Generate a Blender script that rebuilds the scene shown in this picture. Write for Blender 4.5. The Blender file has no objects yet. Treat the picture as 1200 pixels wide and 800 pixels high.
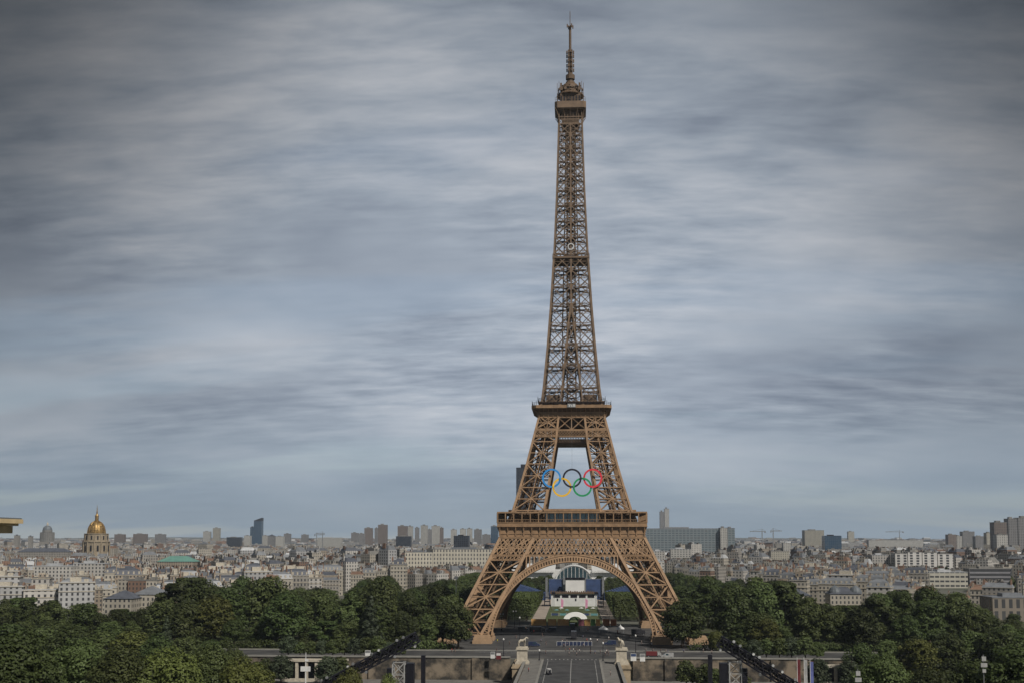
import bpy, math, random
import numpy as np
from mathutils import Vector, Matrix

R = math.radians
random.seed(7)
rng = np.random.default_rng(7)

# ------------------------------------------------------------------ camera
scene = bpy.context.scene
COL = scene.collection
F = 1350.0 / 1200.0                       # focal length over picture width
PITCH = R(4.6)
CX, CZ = 2.4, 48.0
YAW = math.atan(76 / 1350 * math.cos(PITCH))
SHIFT = (232 - 1350 * math.tan(PITCH)) / 1200
cam_d = bpy.data.cameras.new('camera')
cam = bpy.data.objects.new('camera', cam_d)
COL.objects.link(cam)
cam_d.sensor_width = 36
cam_d.lens = 36 * F
cam_d.shift_y = SHIFT
cam_d.clip_start = 1
cam_d.clip_end = 40000
cam.location = (CX, 0, CZ)
cam.rotation_euler = (R(90) + PITCH, 0, YAW)
scene.camera = cam

# ------------------------------------------------------------------ light
SUN_AZ, SUN_EL = R(140), R(44)            # azimuth from +Y towards +X: behind the camera, to its right
scene.view_settings.view_transform = 'Standard'
scene.view_settings.look = 'None'
scene.view_settings.exposure = 0.0
scene.view_settings.gamma = 1
sun_d = bpy.data.lights.new('sun', 'SUN')
sun_d.energy = 4.2
sun_d.angle = R(2.5)
sun_d.color = (1, .94, .85)
sun = bpy.data.objects.new('sun', sun_d)
COL.objects.link(sun)
sd = Vector((math.sin(SUN_AZ) * math.cos(SUN_EL), math.cos(SUN_AZ) * math.cos(SUN_EL), math.sin(SUN_EL)))
sun.rotation_euler = sd.to_track_quat('Z', 'Y').to_euler()

world = bpy.data.worlds.new('World')
scene.world = world
world.use_nodes = True
wt = world.node_tree
wt.nodes.clear()


def nd(tree, kind, **kw):
    n = tree.nodes.new(kind)
    for k, v in kw.items():
        if k.startswith('i_'):
            key = k[2:]
            key = int(key) if key.isdigit() else key.replace('_', ' ')
            n.inputs[key].default_value = v
        else:
            setattr(n, k, v)
    return n


def ramp(tree, stops, interp='EASE'):
    n = tree.nodes.new('ShaderNodeValToRGB')
    cr = n.color_ramp
    cr.interpolation = interp
    while len(cr.elements) > 1:
        cr.elements.remove(cr.elements[-1])
    cr.elements[0].position = stops[0][0]
    cr.elements[0].color = (*stops[0][1], 1)
    for p, c in stops[1:]:
        e = cr.elements.new(p)
        e.color = (*c, 1)
    return n


def math_n(tree, op, a, b=None, c=None, clamp=False):
    n = tree.nodes.new('ShaderNodeMath')
    n.operation = op
    n.use_clamp = clamp
    for i, x in enumerate((a, b, c)):
        if x is None:
            continue
        if isinstance(x, (int, float)):
            n.inputs[i].default_value = x
        else:
            tree.links.new(x, n.inputs[i])
    return n.outputs[0]


def mixc(tree, fac, a, b, mode='MIX'):
    n = tree.nodes.new('ShaderNodeMix')
    n.data_type = 'RGBA'
    n.blend_type = mode
    for i, x in ((0, fac), (6, a), (7, b)):
        if isinstance(x, (int, float)):
            n.inputs[i].default_value = x
        elif isinstance(x, tuple):
            n.inputs[i].default_value = (*x[:3], 1)
        else:
            tree.links.new(x, n.inputs[i])
    return n.outputs[2]


def build_sky():
    L = wt.links.new
    tc = nd(wt, 'ShaderNodeTexCoord')
    sp = nd(wt, 'ShaderNodeSeparateXYZ')
    L(tc.outputs['Generated'], sp.inputs[0])
    z = math_n(wt, 'MAXIMUM', sp.outputs[2], 0.0)
    den = math_n(wt, 'ADD', z, 0.20)
    u = math_n(wt, 'DIVIDE', sp.outputs[0], den)
    v = math_n(wt, 'DIVIDE', sp.outputs[1], den)
    cb = nd(wt, 'ShaderNodeCombineXYZ')
    L(u, cb.inputs[0]); L(v, cb.inputs[1])
    mp = nd(wt, 'ShaderNodeMapping')
    mp.inputs['Rotation'].default_value = (0, 0, R(9))
    mp.inputs['Scale'].default_value = (.95, 1.0, 1)
    mp.inputs['Location'].default_value = (3.1, 7.7, 0)
    L(cb.outputs[0], mp.inputs[0])
    n1 = nd(wt, 'ShaderNodeTexNoise', i_Scale=1.1, i_Detail=2.0, i_Roughness=.42, i_Distortion=.05)
    L(mp.outputs[0], n1.inputs['Vector'])
    n2 = nd(wt, 'ShaderNodeTexNoise', i_Scale=2.9, i_Detail=3.0, i_Roughness=.48, i_Distortion=.08)
    L(mp.outputs[0], n2.inputs['Vector'])
    n3 = nd(wt, 'ShaderNodeTexNoise', i_Scale=.45, i_Detail=2.0, i_Roughness=.5)
    L(mp.outputs[0], n3.inputs['Vector'])
    # rippled rows of small cloudlets in parts of the layer
    wv = nd(wt, 'ShaderNodeTexNoise', i_Scale=10.0, i_Detail=4.0, i_Roughness=.58, i_Distortion=.15)
    mp3 = nd(wt, 'ShaderNodeMapping')
    mp3.inputs['Scale'].default_value = (.55, 1.5, 1); mp3.inputs['Rotation'].default_value = (0, 0, R(-7))
    L(cb.outputs[0], mp3.inputs[0]); L(mp3.outputs[0], wv.inputs['Vector'])
    msk = nd(wt, 'ShaderNodeMapRange', interpolation_type='SMOOTHSTEP')
    msk.inputs[1].default_value = .42; msk.inputs[2].default_value = .58; msk.inputs[3].default_value = .05; msk.inputs[4].default_value = .36
    mn = nd(wt, 'ShaderNodeTexNoise', i_Scale=.8, i_Detail=2.0)
    mp4 = nd(wt, 'ShaderNodeMapping'); mp4.inputs['Location'].default_value = (4.4, -2.1, 0)
    L(cb.outputs[0], mp4.inputs[0]); L(mp4.outputs[0], mn.inputs['Vector']); L(mn.outputs[0], msk.inputs[0])
    rip = math_n(wt, 'MULTIPLY', math_n(wt, 'SUBTRACT', wv.outputs[0], .5), msk.outputs[0])
    s = math_n(wt, 'ADD', math_n(wt, 'MULTIPLY', n1.outputs[0], .50), math_n(wt, 'MULTIPLY', n2.outputs[0], .26))
    s = math_n(wt, 'ADD', math_n(wt, 'ADD', s, rip), math_n(wt, 'MULTIPLY', n3.outputs[0], .24))
    cl = ramp(wt, [(.34, (.175, .21, .27)), (.42, (.245, .285, .35)), (.495, (.325, .37, .435)),
                   (.57, (.42, .455, .51)), (.66, (.54, .56, .60))], 'LINEAR')
    L(s, cl.inputs[0])
    # cloud colour darkened overhead: vignette and weaker fill painted into the sky
    el = nd(wt, 'ShaderNodeMapRange', interpolation_type='SMOOTHSTEP')
    el.inputs[1].default_value = .10; el.inputs[2].default_value = .72
    el.inputs[3].default_value = 1.06; el.inputs[4].default_value = .34
    L(sp.outputs[2], el.inputs[0])
    # cloud colour brighter ahead than at the sides, imitating lens vignetting
    sd_ = nd(wt, 'ShaderNodeMapRange', interpolation_type='SMOOTHSTEP')
    sd_.inputs[1].default_value = .05; sd_.inputs[2].default_value = .50; sd_.inputs[3].default_value = 1.06; sd_.inputs[4].default_value = .66
    L(math_n(wt, 'ABSOLUTE', math_n(wt, 'ADD', sp.outputs[0], .03)), sd_.inputs[0])
    # and darkest high up on both sides, as vignetted corners
    hi = nd(wt, 'ShaderNodeMapRange', interpolation_type='SMOOTHSTEP')
    hi.inputs[1].default_value = .10; hi.inputs[2].default_value = .42; hi.inputs[3].default_value = 1.0; hi.inputs[4].default_value = .36
    L(math_n(wt, 'MULTIPLY', math_n(wt, 'ABSOLUTE', math_n(wt, 'ADD', sp.outputs[0], .03)), math_n(wt, 'MULTIPLY_ADD', sp.outputs[2], 2.2, 0.1)), hi.inputs[0])
    cl2 = mixc(wt, 1.0, cl.outputs[0], math_n(wt, 'MULTIPLY', math_n(wt, 'MULTIPLY', el.outputs[0], sd_.outputs[0]), hi.outputs[0]), 'MULTIPLY')
    # far stratus near the horizon blends to an even blue grey
    hz = nd(wt, 'ShaderNodeMapRange', interpolation_type='SMOOTHSTEP')
    hz.inputs[1].default_value = .0; hz.inputs[2].default_value = .14
    hz.inputs[3].default_value = .85; hz.inputs[4].default_value = 0.0
    L(sp.outputs[2], hz.inputs[0])
    cl3 = mixc(wt, hz.outputs[0], cl2, (.25, .325, .40))
    bg_c = nd(wt, 'ShaderNodeBackground', i_Strength=1.08)
    L(cl3, bg_c.inputs[0])
    sky = nd(wt, 'ShaderNodeTexSky', sky_type='NISHITA', sun_disc=False)
    sky.sun_elevation = SUN_EL
    sky.sun_rotation = SUN_AZ
    sky.air_density = 1.0; sky.dust_density = .1
    bg_s = nd(wt, 'ShaderNodeBackground', i_Strength=.09)
    L(sky.outputs[0], bg_s.inputs[0])
    # thin gaps in the cloud
    gp = nd(wt, 'ShaderNodeTexNoise', i_Scale=1.3, i_Detail=4.0, i_Roughness=.55, i_Distortion=.3)
    mp2 = nd(wt, 'ShaderNodeMapping')
    mp2.inputs['Scale'].default_value = (.3, 1.1, 1)
    mp2.inputs['Location'].default_value = (11.3, 2.2, 0)
    L(cb.outputs[0], mp2.inputs[0]); L(mp2.outputs[0], gp.inputs['Vector'])
    gr = ramp(wt, [(.36, (.82, .82, .82)), (.50, (1.0, 1.0, 1.0))])
    L(gp.outputs[0], gr.inputs[0])
    mx = nd(wt, 'ShaderNodeMixShader')
    L(gr.outputs[0], mx.inputs[0]); L(bg_s.outputs[0], mx.inputs[1]); L(bg_c.outputs[0], mx.inputs[2])
    out = nd(wt, 'ShaderNodeOutputWorld')
    L(mx.outputs[0], out.inputs[0])


build_sky()

# ------------------------------------------------------------------ pixel helpers: a picture point at a known depth -> a place
def ray(px, py):
    x = (px - 600) / 1350
    y = -(py - 400 - SHIFT * 1200) / 1350
    fy = math.cos(PITCH) - y * math.sin(PITCH)
    fz = math.sin(PITCH) + y * math.cos(PITCH)
    return (x * math.cos(YAW) - fy * math.sin(YAW), x * math.sin(YAW) + fy * math.cos(YAW), fz)


def at(px, py, Y):
    r = ray(px, py)
    t = Y / r[1]
    return Vector((CX + t * r[0], Y, CZ + t * r[2]))


def atz(px, py, Z=0.0):
    r = ray(px, py)
    t = (Z - CZ) / r[2]
    return Vector((CX + t * r[0], t * r[1], Z))


def pix(X, Y, Z):
    dx, dy, dz = X - CX, Y, Z - CZ
    r = dx * math.cos(YAW) + dy * math.sin(YAW)
    f = -dx * math.sin(YAW) + dy * math.cos(YAW)
    D = f * math.cos(PITCH) + dz * math.sin(PITCH)
    U = dz * math.cos(PITCH) - f * math.sin(PITCH)
    return 600 + 1350 * r / D, 400 + SHIFT * 1200 - 1350 * U / D


# ------------------------------------------------------------------ mesh builder
class MB:
    def __init__(self):
        self.v = []; self.f = []; self.m = []; self.uv = []; self.s = []

    def face(self, pts, m=0, uv=None, smooth=False):
        i = len(self.v)
        self.v.extend([tuple(p) for p in pts])
        self.f.append(tuple(range(i, i + len(pts))))
        self.m.append(m)
        self.s.append(smooth)
        self.uv.extend(uv if uv else [(0, 0)] * len(pts))

    def box(self, x0, x1, y0, y1, z0, z1, m=0, mt=None, bottom=False):
        mt = m if mt is None else mt
        w, d, h = x1 - x0, y1 - y0, z1 - z0
        self.face([(x0, y0, z0), (x1, y0, z0), (x1, y0, z1), (x0, y0, z1)], m, [(0, 0), (w, 0), (w, h), (0, h)])
        self.face([(x1, y0, z0), (x1, y1, z0), (x1, y1, z1), (x1, y0, z1)], m, [(0, 0), (d, 0), (d, h), (0, h)])
        self.face([(x1, y1, z0), (x0, y1, z0), (x0, y1, z1), (x1, y1, z1)], m, [(0, 0), (w, 0), (w, h), (0, h)])
        self.face([(x0, y1, z0), (x0, y0, z0), (x0, y0, z1), (x0, y1, z1)], m, [(0, 0), (d, 0), (d, h), (0, h)])
        self.face([(x0, y0, z1), (x1, y0, z1), (x1, y1, z1), (x0, y1, z1)], mt)
        if bottom:
            self.face([(x0, y1, z0), (x1, y1, z0), (x1, y0, z0), (x0, y0, z0)], m)

    def beam(self, a, b, w, h=None, m=0, up=(0, 0, 1)):
        a = Vector(a); b = Vector(b)
        h = w if h is None else h
        d = (b - a)
        if d.length < 1e-4:
            return
        d.normalize()
        u = Vector(up)
        if abs(d.dot(u)) > .98:
            u = Vector((0, 1, 0))
        s = d.cross(u).normalized()
        t = s.cross(d).normalized()
        s = s * (w / 2); t = t * (h / 2)
        q = [a - s - t, a + s - t, a + s + t, a - s + t]
        r = [b - s - t, b + s - t, b + s + t, b - s + t]
        for i in range(4):
            j = (i + 1) % 4
            self.face([q[i], r[i], r[j], q[j]], m)
        self.face([q[3], q[2], q[1], q[0]][::-1], m)
        self.face(r, m)

    def tube(self, pts, r, n=6, m=0, cap=True, closed=False):
        pts = [Vector(p) for p in pts]
        rs = r if isinstance(r, (list, tuple)) else [r] * len(pts)
        rings = []
        N = len(pts)
        for i, p in enumerate(pts):
            if closed:
                d = pts[(i + 1) % N] - pts[i - 1]
            else:
                d = pts[min(i + 1, N - 1)] - pts[max(i - 1, 0)]
            d.normalize()
            u = Vector((0, 0, 1)) if abs(d.z) < .9 else Vector((0, 1, 0))
            s = d.cross(u).normalized(); t = s.cross(d).normalized()
            rings.append([p + (s * math.cos(2 * math.pi * k / n) + t * math.sin(2 * math.pi * k / n)) * rs[i] for k in range(n)])
        for i in range(N if closed else N - 1):
            A, B = rings[i], rings[(i + 1) % N]
            for k in range(n):
                j = (k + 1) % n
                self.face([A[k], A[j], B[j], B[k]], m, smooth=True)
        if cap and not closed:
            self.face(rings[0][::-1], m); self.face(rings[-1], m)

    def lathe(self, prof, c=(0, 0), n=16, m=0, smooth=True):
        for (r0, z0), (r1, z1) in zip(prof[:-1], prof[1:]):
            for k in range(n):
                a = 2 * math.pi * k / n; b = 2 * math.pi * (k + 1) / n
                P = [(c[0] + r0 * math.cos(a), c[1] + r0 * math.sin(a), z0), (c[0] + r0 * math.cos(b), c[1] + r0 * math.sin(b), z0),
                     (c[0] + r1 * math.cos(b), c[1] + r1 * math.sin(b), z1), (c[0] + r1 * math.cos(a), c[1] + r1 * math.sin(a), z1)]
                if r0 < 1e-6:
                    P = [P[0], P[2], P[3]]
                elif r1 < 1e-6:
                    P = P[:3]
                self.face(P, m, [(0, 0)] * len(P), smooth)

    def mesh(self, name, mats):
        me = bpy.data.meshes.new(name)
        me.from_pydata(self.v, [], self.f)
        mats = mats if isinstance(mats, (list, tuple)) else [mats]
        for x in mats:
            me.materials.append(x)
        me.polygons.foreach_set('material_index', self.m)
        me.polygons.foreach_set('use_smooth', self.s)
        ul = me.uv_layers.new(name='UVMap')
        ul.data.foreach_set('uv', np.array(self.uv, dtype=np.float32).ravel())
        if any(self.s):
            pass
        me.update()
        return me

    def build(self, name, mats, parent=None, loc=(0, 0, 0), rz=0.0):
        return link(name, self.mesh(name, mats), parent, loc, rz)


def link(name, me, parent=None, loc=(0, 0, 0), rz=0.0):
    o = bpy.data.objects.new(name, me)
    COL.objects.link(o)
    o.location = loc
    o.rotation_euler = (0, 0, rz)
    if parent:
        o.parent = parent
    return o


def empty(name, loc=(0, 0, 0), rz=0.0):
    o = bpy.data.objects.new(name, None)
    o.empty_display_size = 1
    COL.objects.link(o)
    o.location = loc
    o.rotation_euler = (0, 0, rz)
    return o


def tag(o, label=None, cat=None, group=None, kind=None):
    if label: o['label'] = label
    if cat: o['category'] = cat
    if group: o['group'] = group
    if kind: o['kind'] = kind
    return o


KIDS = {}


def copy_tree(o, parent=None):
    c = o.copy()
    COL.objects.link(c)
    if parent:
        c.parent = parent
        c.matrix_parent_inverse = o.matrix_parent_inverse
    for ch in [x for x in KIDS.get(o.name, [])]:
        copy_tree(ch, c)
    return c


def reg(o, *ch):
    KIDS[o.name] = list(ch)
    return o


# ------------------------------------------------------------------ materials
def pmat(name, col, rough=.8, metal=0.0, var=.25, scale=.5, col2=None, spec=.3, bump=0.0, objvar=0.0, detail=4.0, lo=.3, hi=.7):
    m = bpy.data.materials.new(name)
    m.use_nodes = True
    t = m.node_tree
    b = t.nodes['Principled BSDF']
    b.inputs['Roughness'].default_value = rough
    b.inputs['Metallic'].default_value = metal
    b.inputs['Specular IOR Level'].default_value = spec
    tc = nd(t, 'ShaderNodeTexCoord')
    n = nd(t, 'ShaderNodeTexNoise', i_Scale=scale, i_Detail=detail, i_Roughness=.6)
    t.links.new(tc.outputs['Object'], n.inputs['Vector'])
    c2 = col2 or tuple(x * (1 - var) for x in col)
    c1 = tuple(min(1, x * (1 + var * .6)) for x in col) if col2 is None else col
    r = ramp(t, [(lo, c2), (hi, c1)], 'LINEAR')
    t.links.new(n.outputs[0], r.inputs[0])
    out = r.outputs[0]
    if objvar:
        oi = nd(t, 'ShaderNodeObjectInfo')
        hs = nd(t, 'ShaderNodeHueSaturation')
        t.links.new(out, hs.inputs['Color'])
        t.links.new(math_n(t, 'MULTIPLY_ADD', oi.outputs['Random'], objvar, 1 - objvar / 2), hs.inputs['Value'])
        out = hs.outputs[0]
    t.links.new(out, b.inputs['Base Color'])
    if bump:
        bp = nd(t, 'ShaderNodeBump', i_Strength=bump, i_Distance=.1)
        t.links.new(n.outputs[0], bp.inputs['Height'])
        t.links.new(bp.outputs[0], b.inputs['Normal'])
    return m


def wallmat(name, col, win=(.05, .051, .055), pu=2.6, pv=3.1, fu=.40, fv=.56, rough=.8, winrough=.25, var=.15, objvar=.3):
    """rendered masonry with a grid of window panes laid out in metres on the wall's own UVs"""
    m = bpy.data.materials.new(name)
    m.use_nodes = True
    t = m.node_tree
    b = t.nodes['Principled BSDF']
    uv = nd(t, 'ShaderNodeUVMap')
    sp = nd(t, 'ShaderNodeSeparateXYZ')
    t.links.new(uv.outputs[0], sp.inputs[0])
    def band(sock, p, f):
        x = math_n(t, 'FRACT', math_n(t, 'DIVIDE', sock, p))
        x = math_n(t, 'ABSOLUTE', math_n(t, 'SUBTRACT', x, .5))
        return math_n(t, 'LESS_THAN', x, f / 2)
    w = math_n(t, 'MULTIPLY', band(sp.outputs[0], pu, fu), band(sp.outputs[1], pv, fv))
    fl = nd(t, 'ShaderNodeTexWhiteNoise', noise_dimensions='2D')
    cbv = nd(t, 'ShaderNodeCombineXYZ')
    t.links.new(math_n(t, 'FLOOR', math_n(t, 'DIVIDE', sp.outputs[0], pu)), cbv.inputs[0])
    t.links.new(math_n(t, 'FLOOR', math_n(t, 'DIVIDE', sp.outputs[1], pv)), cbv.inputs[1])
    t.links.new(cbv.outputs[0], fl.inputs['Vector'])
    wc = mixc(t, math_n(t, 'POWER', fl.outputs[0], 3.0), win, tuple(.5 * c + .05 for c in win))
    tc = nd(t, 'ShaderNodeTexCoord')
    n = nd(t, 'ShaderNodeTexNoise', i_Scale=.12, i_Detail=5.0, i_Roughness=.65)
    t.links.new(tc.outputs['Object'], n.inputs['Vector'])
    r = ramp(t, [(.3, tuple(x * (1 - var) for x in col)), (.7, tuple(min(1, x * (1 + var)) for x in col))], 'LINEAR')
    t.links.new(n.outputs[0], r.inputs[0])
    oi = nd(t, 'ShaderNodeObjectInfo')
    hs = nd(t, 'ShaderNodeHueSaturation')
    t.links.new(r.outputs[0], hs.inputs['Color'])
    t.links.new(math_n(t, 'MULTIPLY_ADD', oi.outputs['Random'], objvar, 1 - objvar / 2), hs.inputs['Value'])
    t.links.new(mixc(t, w, hs.outputs[0], wc), b.inputs['Base Color'])
    t.links.new(math_n(t, 'MULTIPLY_ADD', w, winrough - rough, rough), b.inputs['Roughness'])
    b.inputs['Specular IOR Level'].default_value = .35
    return m


def leafmat(name, dark, light, warm=None):
    m = bpy.data.materials.new(name)
    m.use_nodes = True
    t = m.node_tree
    b = t.nodes['Principled BSDF']
    g = nd(t, 'ShaderNodeNewGeometry')
    oi = nd(t, 'ShaderNodeObjectInfo')
    tc = nd(t, 'ShaderNodeTexCoord')
    n = nd(t, 'ShaderNodeTexNoise', i_Scale=.22, i_Detail=3.0)
    t.links.new(tc.outputs['Object'], n.inputs['Vector'])
    f = math_n(t, 'ADD', math_n(t, 'MULTIPLY', g.outputs['Random Per Island'], .28), math_n(t, 'MULTIPLY', n.outputs[0], .9))
    f = math_n(t, 'ADD', f, math_n(t, 'MULTIPLY_ADD', oi.outputs['Random'], .65, -.42), clamp=True)
    c = mixc(t, f, dark, light)
    hs = nd(t, 'ShaderNodeHueSaturation')
    t.links.new(c, hs.inputs['Color'])
    t.links.new(math_n(t, 'MULTIPLY_ADD', oi.outputs['Random'], .05, .462), hs.inputs['Hue'])
    t.links.new(hs.outputs[0], b.inputs['Base Color'])
    b.inputs['Roughness'].default_value = .6
    b.inputs['Specular IOR Level'].default_value = .25
    tr = nd(t, 'ShaderNodeBsdfTranslucent')
    t.links.new(hs.outputs[0], tr.inputs[0])
    mx = nd(t, 'ShaderNodeMixShader', i_0=.22)
    t.links.new(b.outputs[0], mx.inputs[1]); t.links.new(tr.outputs[0], mx.inputs[2])
    t.links.new(mx.outputs[0], t.nodes['Material Output'].inputs[0])
    return m


M = {}
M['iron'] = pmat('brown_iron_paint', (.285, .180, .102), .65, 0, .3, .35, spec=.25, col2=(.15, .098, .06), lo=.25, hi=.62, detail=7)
M['iron_upper'] = pmat('upper_dimmed_iron_paint', (.185, .126, .082), .65, 0, .25, .35, spec=.25, col2=(.10, .072, .052), lo=.25, hi=.62, detail=7)  # same paint, darker and greyer: dull light and sky blur painted in
M['iron_dark'] = pmat('brown_iron_shaded_paint', (.11, .072, .045), .65, 0, .3, .4)  # darker copy of the iron paint, shade put into the colour
M['stone'] = pmat('pale_limestone', (.42, .38, .31), .85, 0, .3, .8, bump=.3)
M['quay'] = pmat('stained_quay_stone', (.19, .155, .115), .9, 0, .5, .16, lo=.42, hi=.6, col2=(.035, .032, .028), bump=.4, detail=8)
M['asphalt'] = pmat('asphalt', (.075, .074, .073), .85, 0, .35, .11, col2=(.035, .035, .037), detail=9, lo=.36, hi=.64)
M['asphalt_dark'] = pmat('bridge_asphalt', (.068, .068, .07), .85, 0, .3, .16, col2=(.035, .036, .038), detail=9, lo=.36, hi=.64)
M['pave'] = pmat('pavement_stone', (.15, .145, .135), .85, 0, .3, .3)
M['kerb'] = pmat('kerb_stone', (.20, .195, .18), .8, 0, .2, .5)
M['white'] = pmat('white_paint', (.58, .58, .57), .6, 0, .2, .6)
M['black'] = pmat('black_metal', (.012, .012, .018), .5, .2, .4, 2)
M['grey_metal'] = pmat('grey_metal', (.22, .225, .23), .5, .4, .3, 1)
M['glass'] = pmat('dark_glass', (.03, .06, .075), .08, 0, .3, .1, spec=.8)
M['teal_glass'] = pmat('teal_glass', (.10, .22, .25), .1, 0, .6, .25, spec=.8)
M['lawn'] = pmat('lawn_grass', (.075, .09, .035), .95, 0, .4, .12, col2=(.05, .065, .022), detail=8, lo=.38, hi=.62)
M['shade_lawn'] = pmat('park_lawn', (.05, .07, .02), .95, 0, .5, .06, col2=(.045, .04, .025))
M['gravel'] = pmat('pink_gravel', (.30, .255, .215), .95, 0, .25, .1)
M['blue'] = pmat('blue_stand', (.035, .06, .14), .7, 0, .4, .2)
M['orange'] = pmat('orange_board', (.80, .46, .17), .7, 0, .2, .3)
M['green_roof'] = pmat('copper_green_roof', (.11, .235, .20), .7, 0, .2, .2)
M['slate'] = pmat('slate_roof', (.075, .082, .10), .6, 0, .3, .3, objvar=.4)
M['zinc'] = pmat('zinc_roof', (.165, .175, .19), .45, .1, .25, .3, objvar=.5)
M['tile'] = pmat('red_tile_roof', (.17, .105, .075), .85, 0, .3, .4, objvar=.4)
M['brick'] = pmat('brick_chimney', (.20, .125, .09), .9, 0, .3, .5, objvar=.3)
M['bark'] = pmat('bark', (.085, .065, .048), .95, 0, .4, .9)
M['skin'] = pmat('skin', (.42, .26, .19), .6, 0, .1, 3)
M['water'] = pmat('river_water', (.03, .045, .04), .12, 0, .3, .05, spec=.6)
M['gold'] = pmat('gilded_dome', (.33, .215, .08), .45, .55, .3, .35, col2=(.14, .085, .03), lo=.35, hi=.6)
M['lead'] = pmat('lead_roof', (.12, .135, .15), .6, .1, .3, .3)
M['abut'] = pmat('abutment_stone', (.30, .24, .165), .9, 0, .4, .25, bump=.3)
M['pale_grey'] = pmat('pale_grey_metal', (.36, .36, .355), .5, .2, .3, 1)
M['drum_stone'] = pmat('weathered_tan_stone', (.26, .215, .155), .85, 0, .3, .3)
M['grey_stone'] = pmat('weathered_grey_stone', (.16, .155, .145), .85, 0, .3, .3)
M['teal_cloth'] = pmat('teal_cloth', (.10, .24, .26), .8, 0, .2, .8)
M['worn_line'] = pmat('worn_road_paint', (.34, .34, .33), .8, 0, .3, .9, col2=(.13, .13, .13), detail=8, lo=.4, hi=.6)
M['warm_stone'] = pmat('warm_yellow_stone', (.50, .39, .23), .85, 0, .25, .9, bump=.3)
M['bright_white'] = pmat('bright_white_canvas', (.80, .80, .80), .6, 0, .06, .5)
M['tan'] = pmat('pier_plinth_stone', (.33, .225, .14), .85, 0, .2, .5)

WALLS = [wallmat('cream_stone_wall', (0.325, 0.30, 0.255)), wallmat('grey_stone_wall', (0.244, 0.229, 0.207)),
         wallmat('white_render_wall', (0.385, 0.37, 0.345), pu=3.2), wallmat('tan_stone_wall', (0.25, 0.21, 0.165)),
         wallmat('brick_wall', (0.155, 0.1, 0.074)), wallmat('pale_concrete_wall', (0.296, 0.296, 0.296), pu=3.4)]
WALL_WORDS = ['cream stone', 'grey stone', 'white rendered', 'tan stone', 'red brick', 'pale concrete']
ROOFS = [M['zinc'], M['slate'], M['tile'], pmat('flat_gravel_roof', (.17, .165, .155), .9, 0, .3, .2, objvar=.4),
         pmat('pale_metal_roof', (.36, .37, .38), .6, .1, .2, .2)]
ROOF_WORDS = ['grey zinc roof', 'dark slate roof', 'red tiled roof', 'flat gravel roof', 'pale metal roof']


# ------------------------------------------------------------------ ground, river, roads
def gz(x, y):
    if y < 0: z = 34.0
    elif y < 240: z = 34.0 - 31.0 * y / 240
    elif y < 300: z = 3.0 - 3.0 * (y - 240) / 60
    elif y < 2500: z = 0.0
    elif y < 9500: z = (y - 2500) * .0042
    else:
        z = 29.4 + (y - 9500) * .018
        z += 10 * math.sin(x * .0013 + 1.0) + 7 * math.sin(x * .0031) if y > 10000 else 0
        z = min(z, 62 + 12 * math.sin(x * .0011) + 5 * math.sin(x * .0043 + 2))
    return z


def build_ground():
    ys = [-400, -200, 0, 40, 80, 120, 160, 200, 240, 270, 300]
    ys2 = [470, 520, 600, 800, 1200, 1800, 2500] + [3500 + 1000 * i for i in range(7)] + [9800, 10100, 10600, 11200, 12000, 13000]
    xs = [-9000 + 400 * i for i in range(46)]
    mb = MB()
    def strip(Y):
        for a, b in zip(Y[:-1], Y[1:]):
            for c, d in zip(xs[:-1], xs[1:]):
                mb.face([(c, a, gz(c, a)), (d, a, gz(d, a)), (d, b, gz(d, b)), (c, b, gz(c, b))], smooth=True)
    strip(ys)
    mb.face([(-9000, 300, 0), (9000, 300, 0), (9000, 300, -14), (-9000, 300, -14)][::-1])
    mb.face([(-9000, 300, -14), (9000, 300, -14), (9000, 470, -14), (-9000, 470, -14)])
    mb.face([(-9000, 470, -14), (9000, 470, -14), (9000, 470, 0), (-9000, 470, 0)])
    strip(ys2)
    g = pmat('city_ground', (.13, .125, .115), .95, 0, .4, .01, col2=(.05, .06, .035), detail=8)
    tag(mb.build('ground', g), kind='structure')
    w = MB()
    w.face([(-4000, 300.2, -9.5), (4000, 300.2, -9.5), (4000, 455, -9.5), (-4000, 455, -9.5)])
    tag(w.build('river', M['water']), kind='structure')
    q = MB()      # lower quay along the far bank
    q.box(-900, 900, 455, 469.9, -13, -8.2)
    tag(q.build('lower_quay', M['pave']), kind='structure')
    def sheet(name, x0, x1, y0, y1, z, m):
        s = MB(); s.face([(x0, y0, z), (x1, y0, z), (x1, y1, z), (x0, y1, z)])
        return tag(s.build(name, m), kind='structure')
    sheet('quay_road', -900, 900, 474, 503, .006, M['asphalt'])
    sheet('esplanade', -62, 62, 505.4, 655, .005, M['asphalt'])
    sheet('lawn_strip', -400, -62.5, 508, 700, .004, M['shade_lawn'])
    sheet('lawn_strip', 62.5, 400, 508, 700, .004, M['shade_lawn'])
    sheet('lawn', -17, 17, 662, 1000, .010, M['lawn'])
    sheet('gravel_path', -25, -17.2, 655.5, 1000, .008, M['gravel'])
    sheet('gravel_path', 17.2, 25, 655.5, 1000, .008, M['gravel'])
    sheet('park_ground', -150, -25.2, 700.5, 1290, .004, pmat('park_soil', (.06, .07, .03), .95, 0, .4, .1))
    sheet('park_ground', 25.2, 130, 700.5, 1290, .004, bpy.data.materials['park_soil'])
    k = MB()
    k.box(-420, 420, 503.2, 505.2, 0, .35)
    tag(k.build('pavement', M['kerb']), kind='structure')


build_ground()


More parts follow.
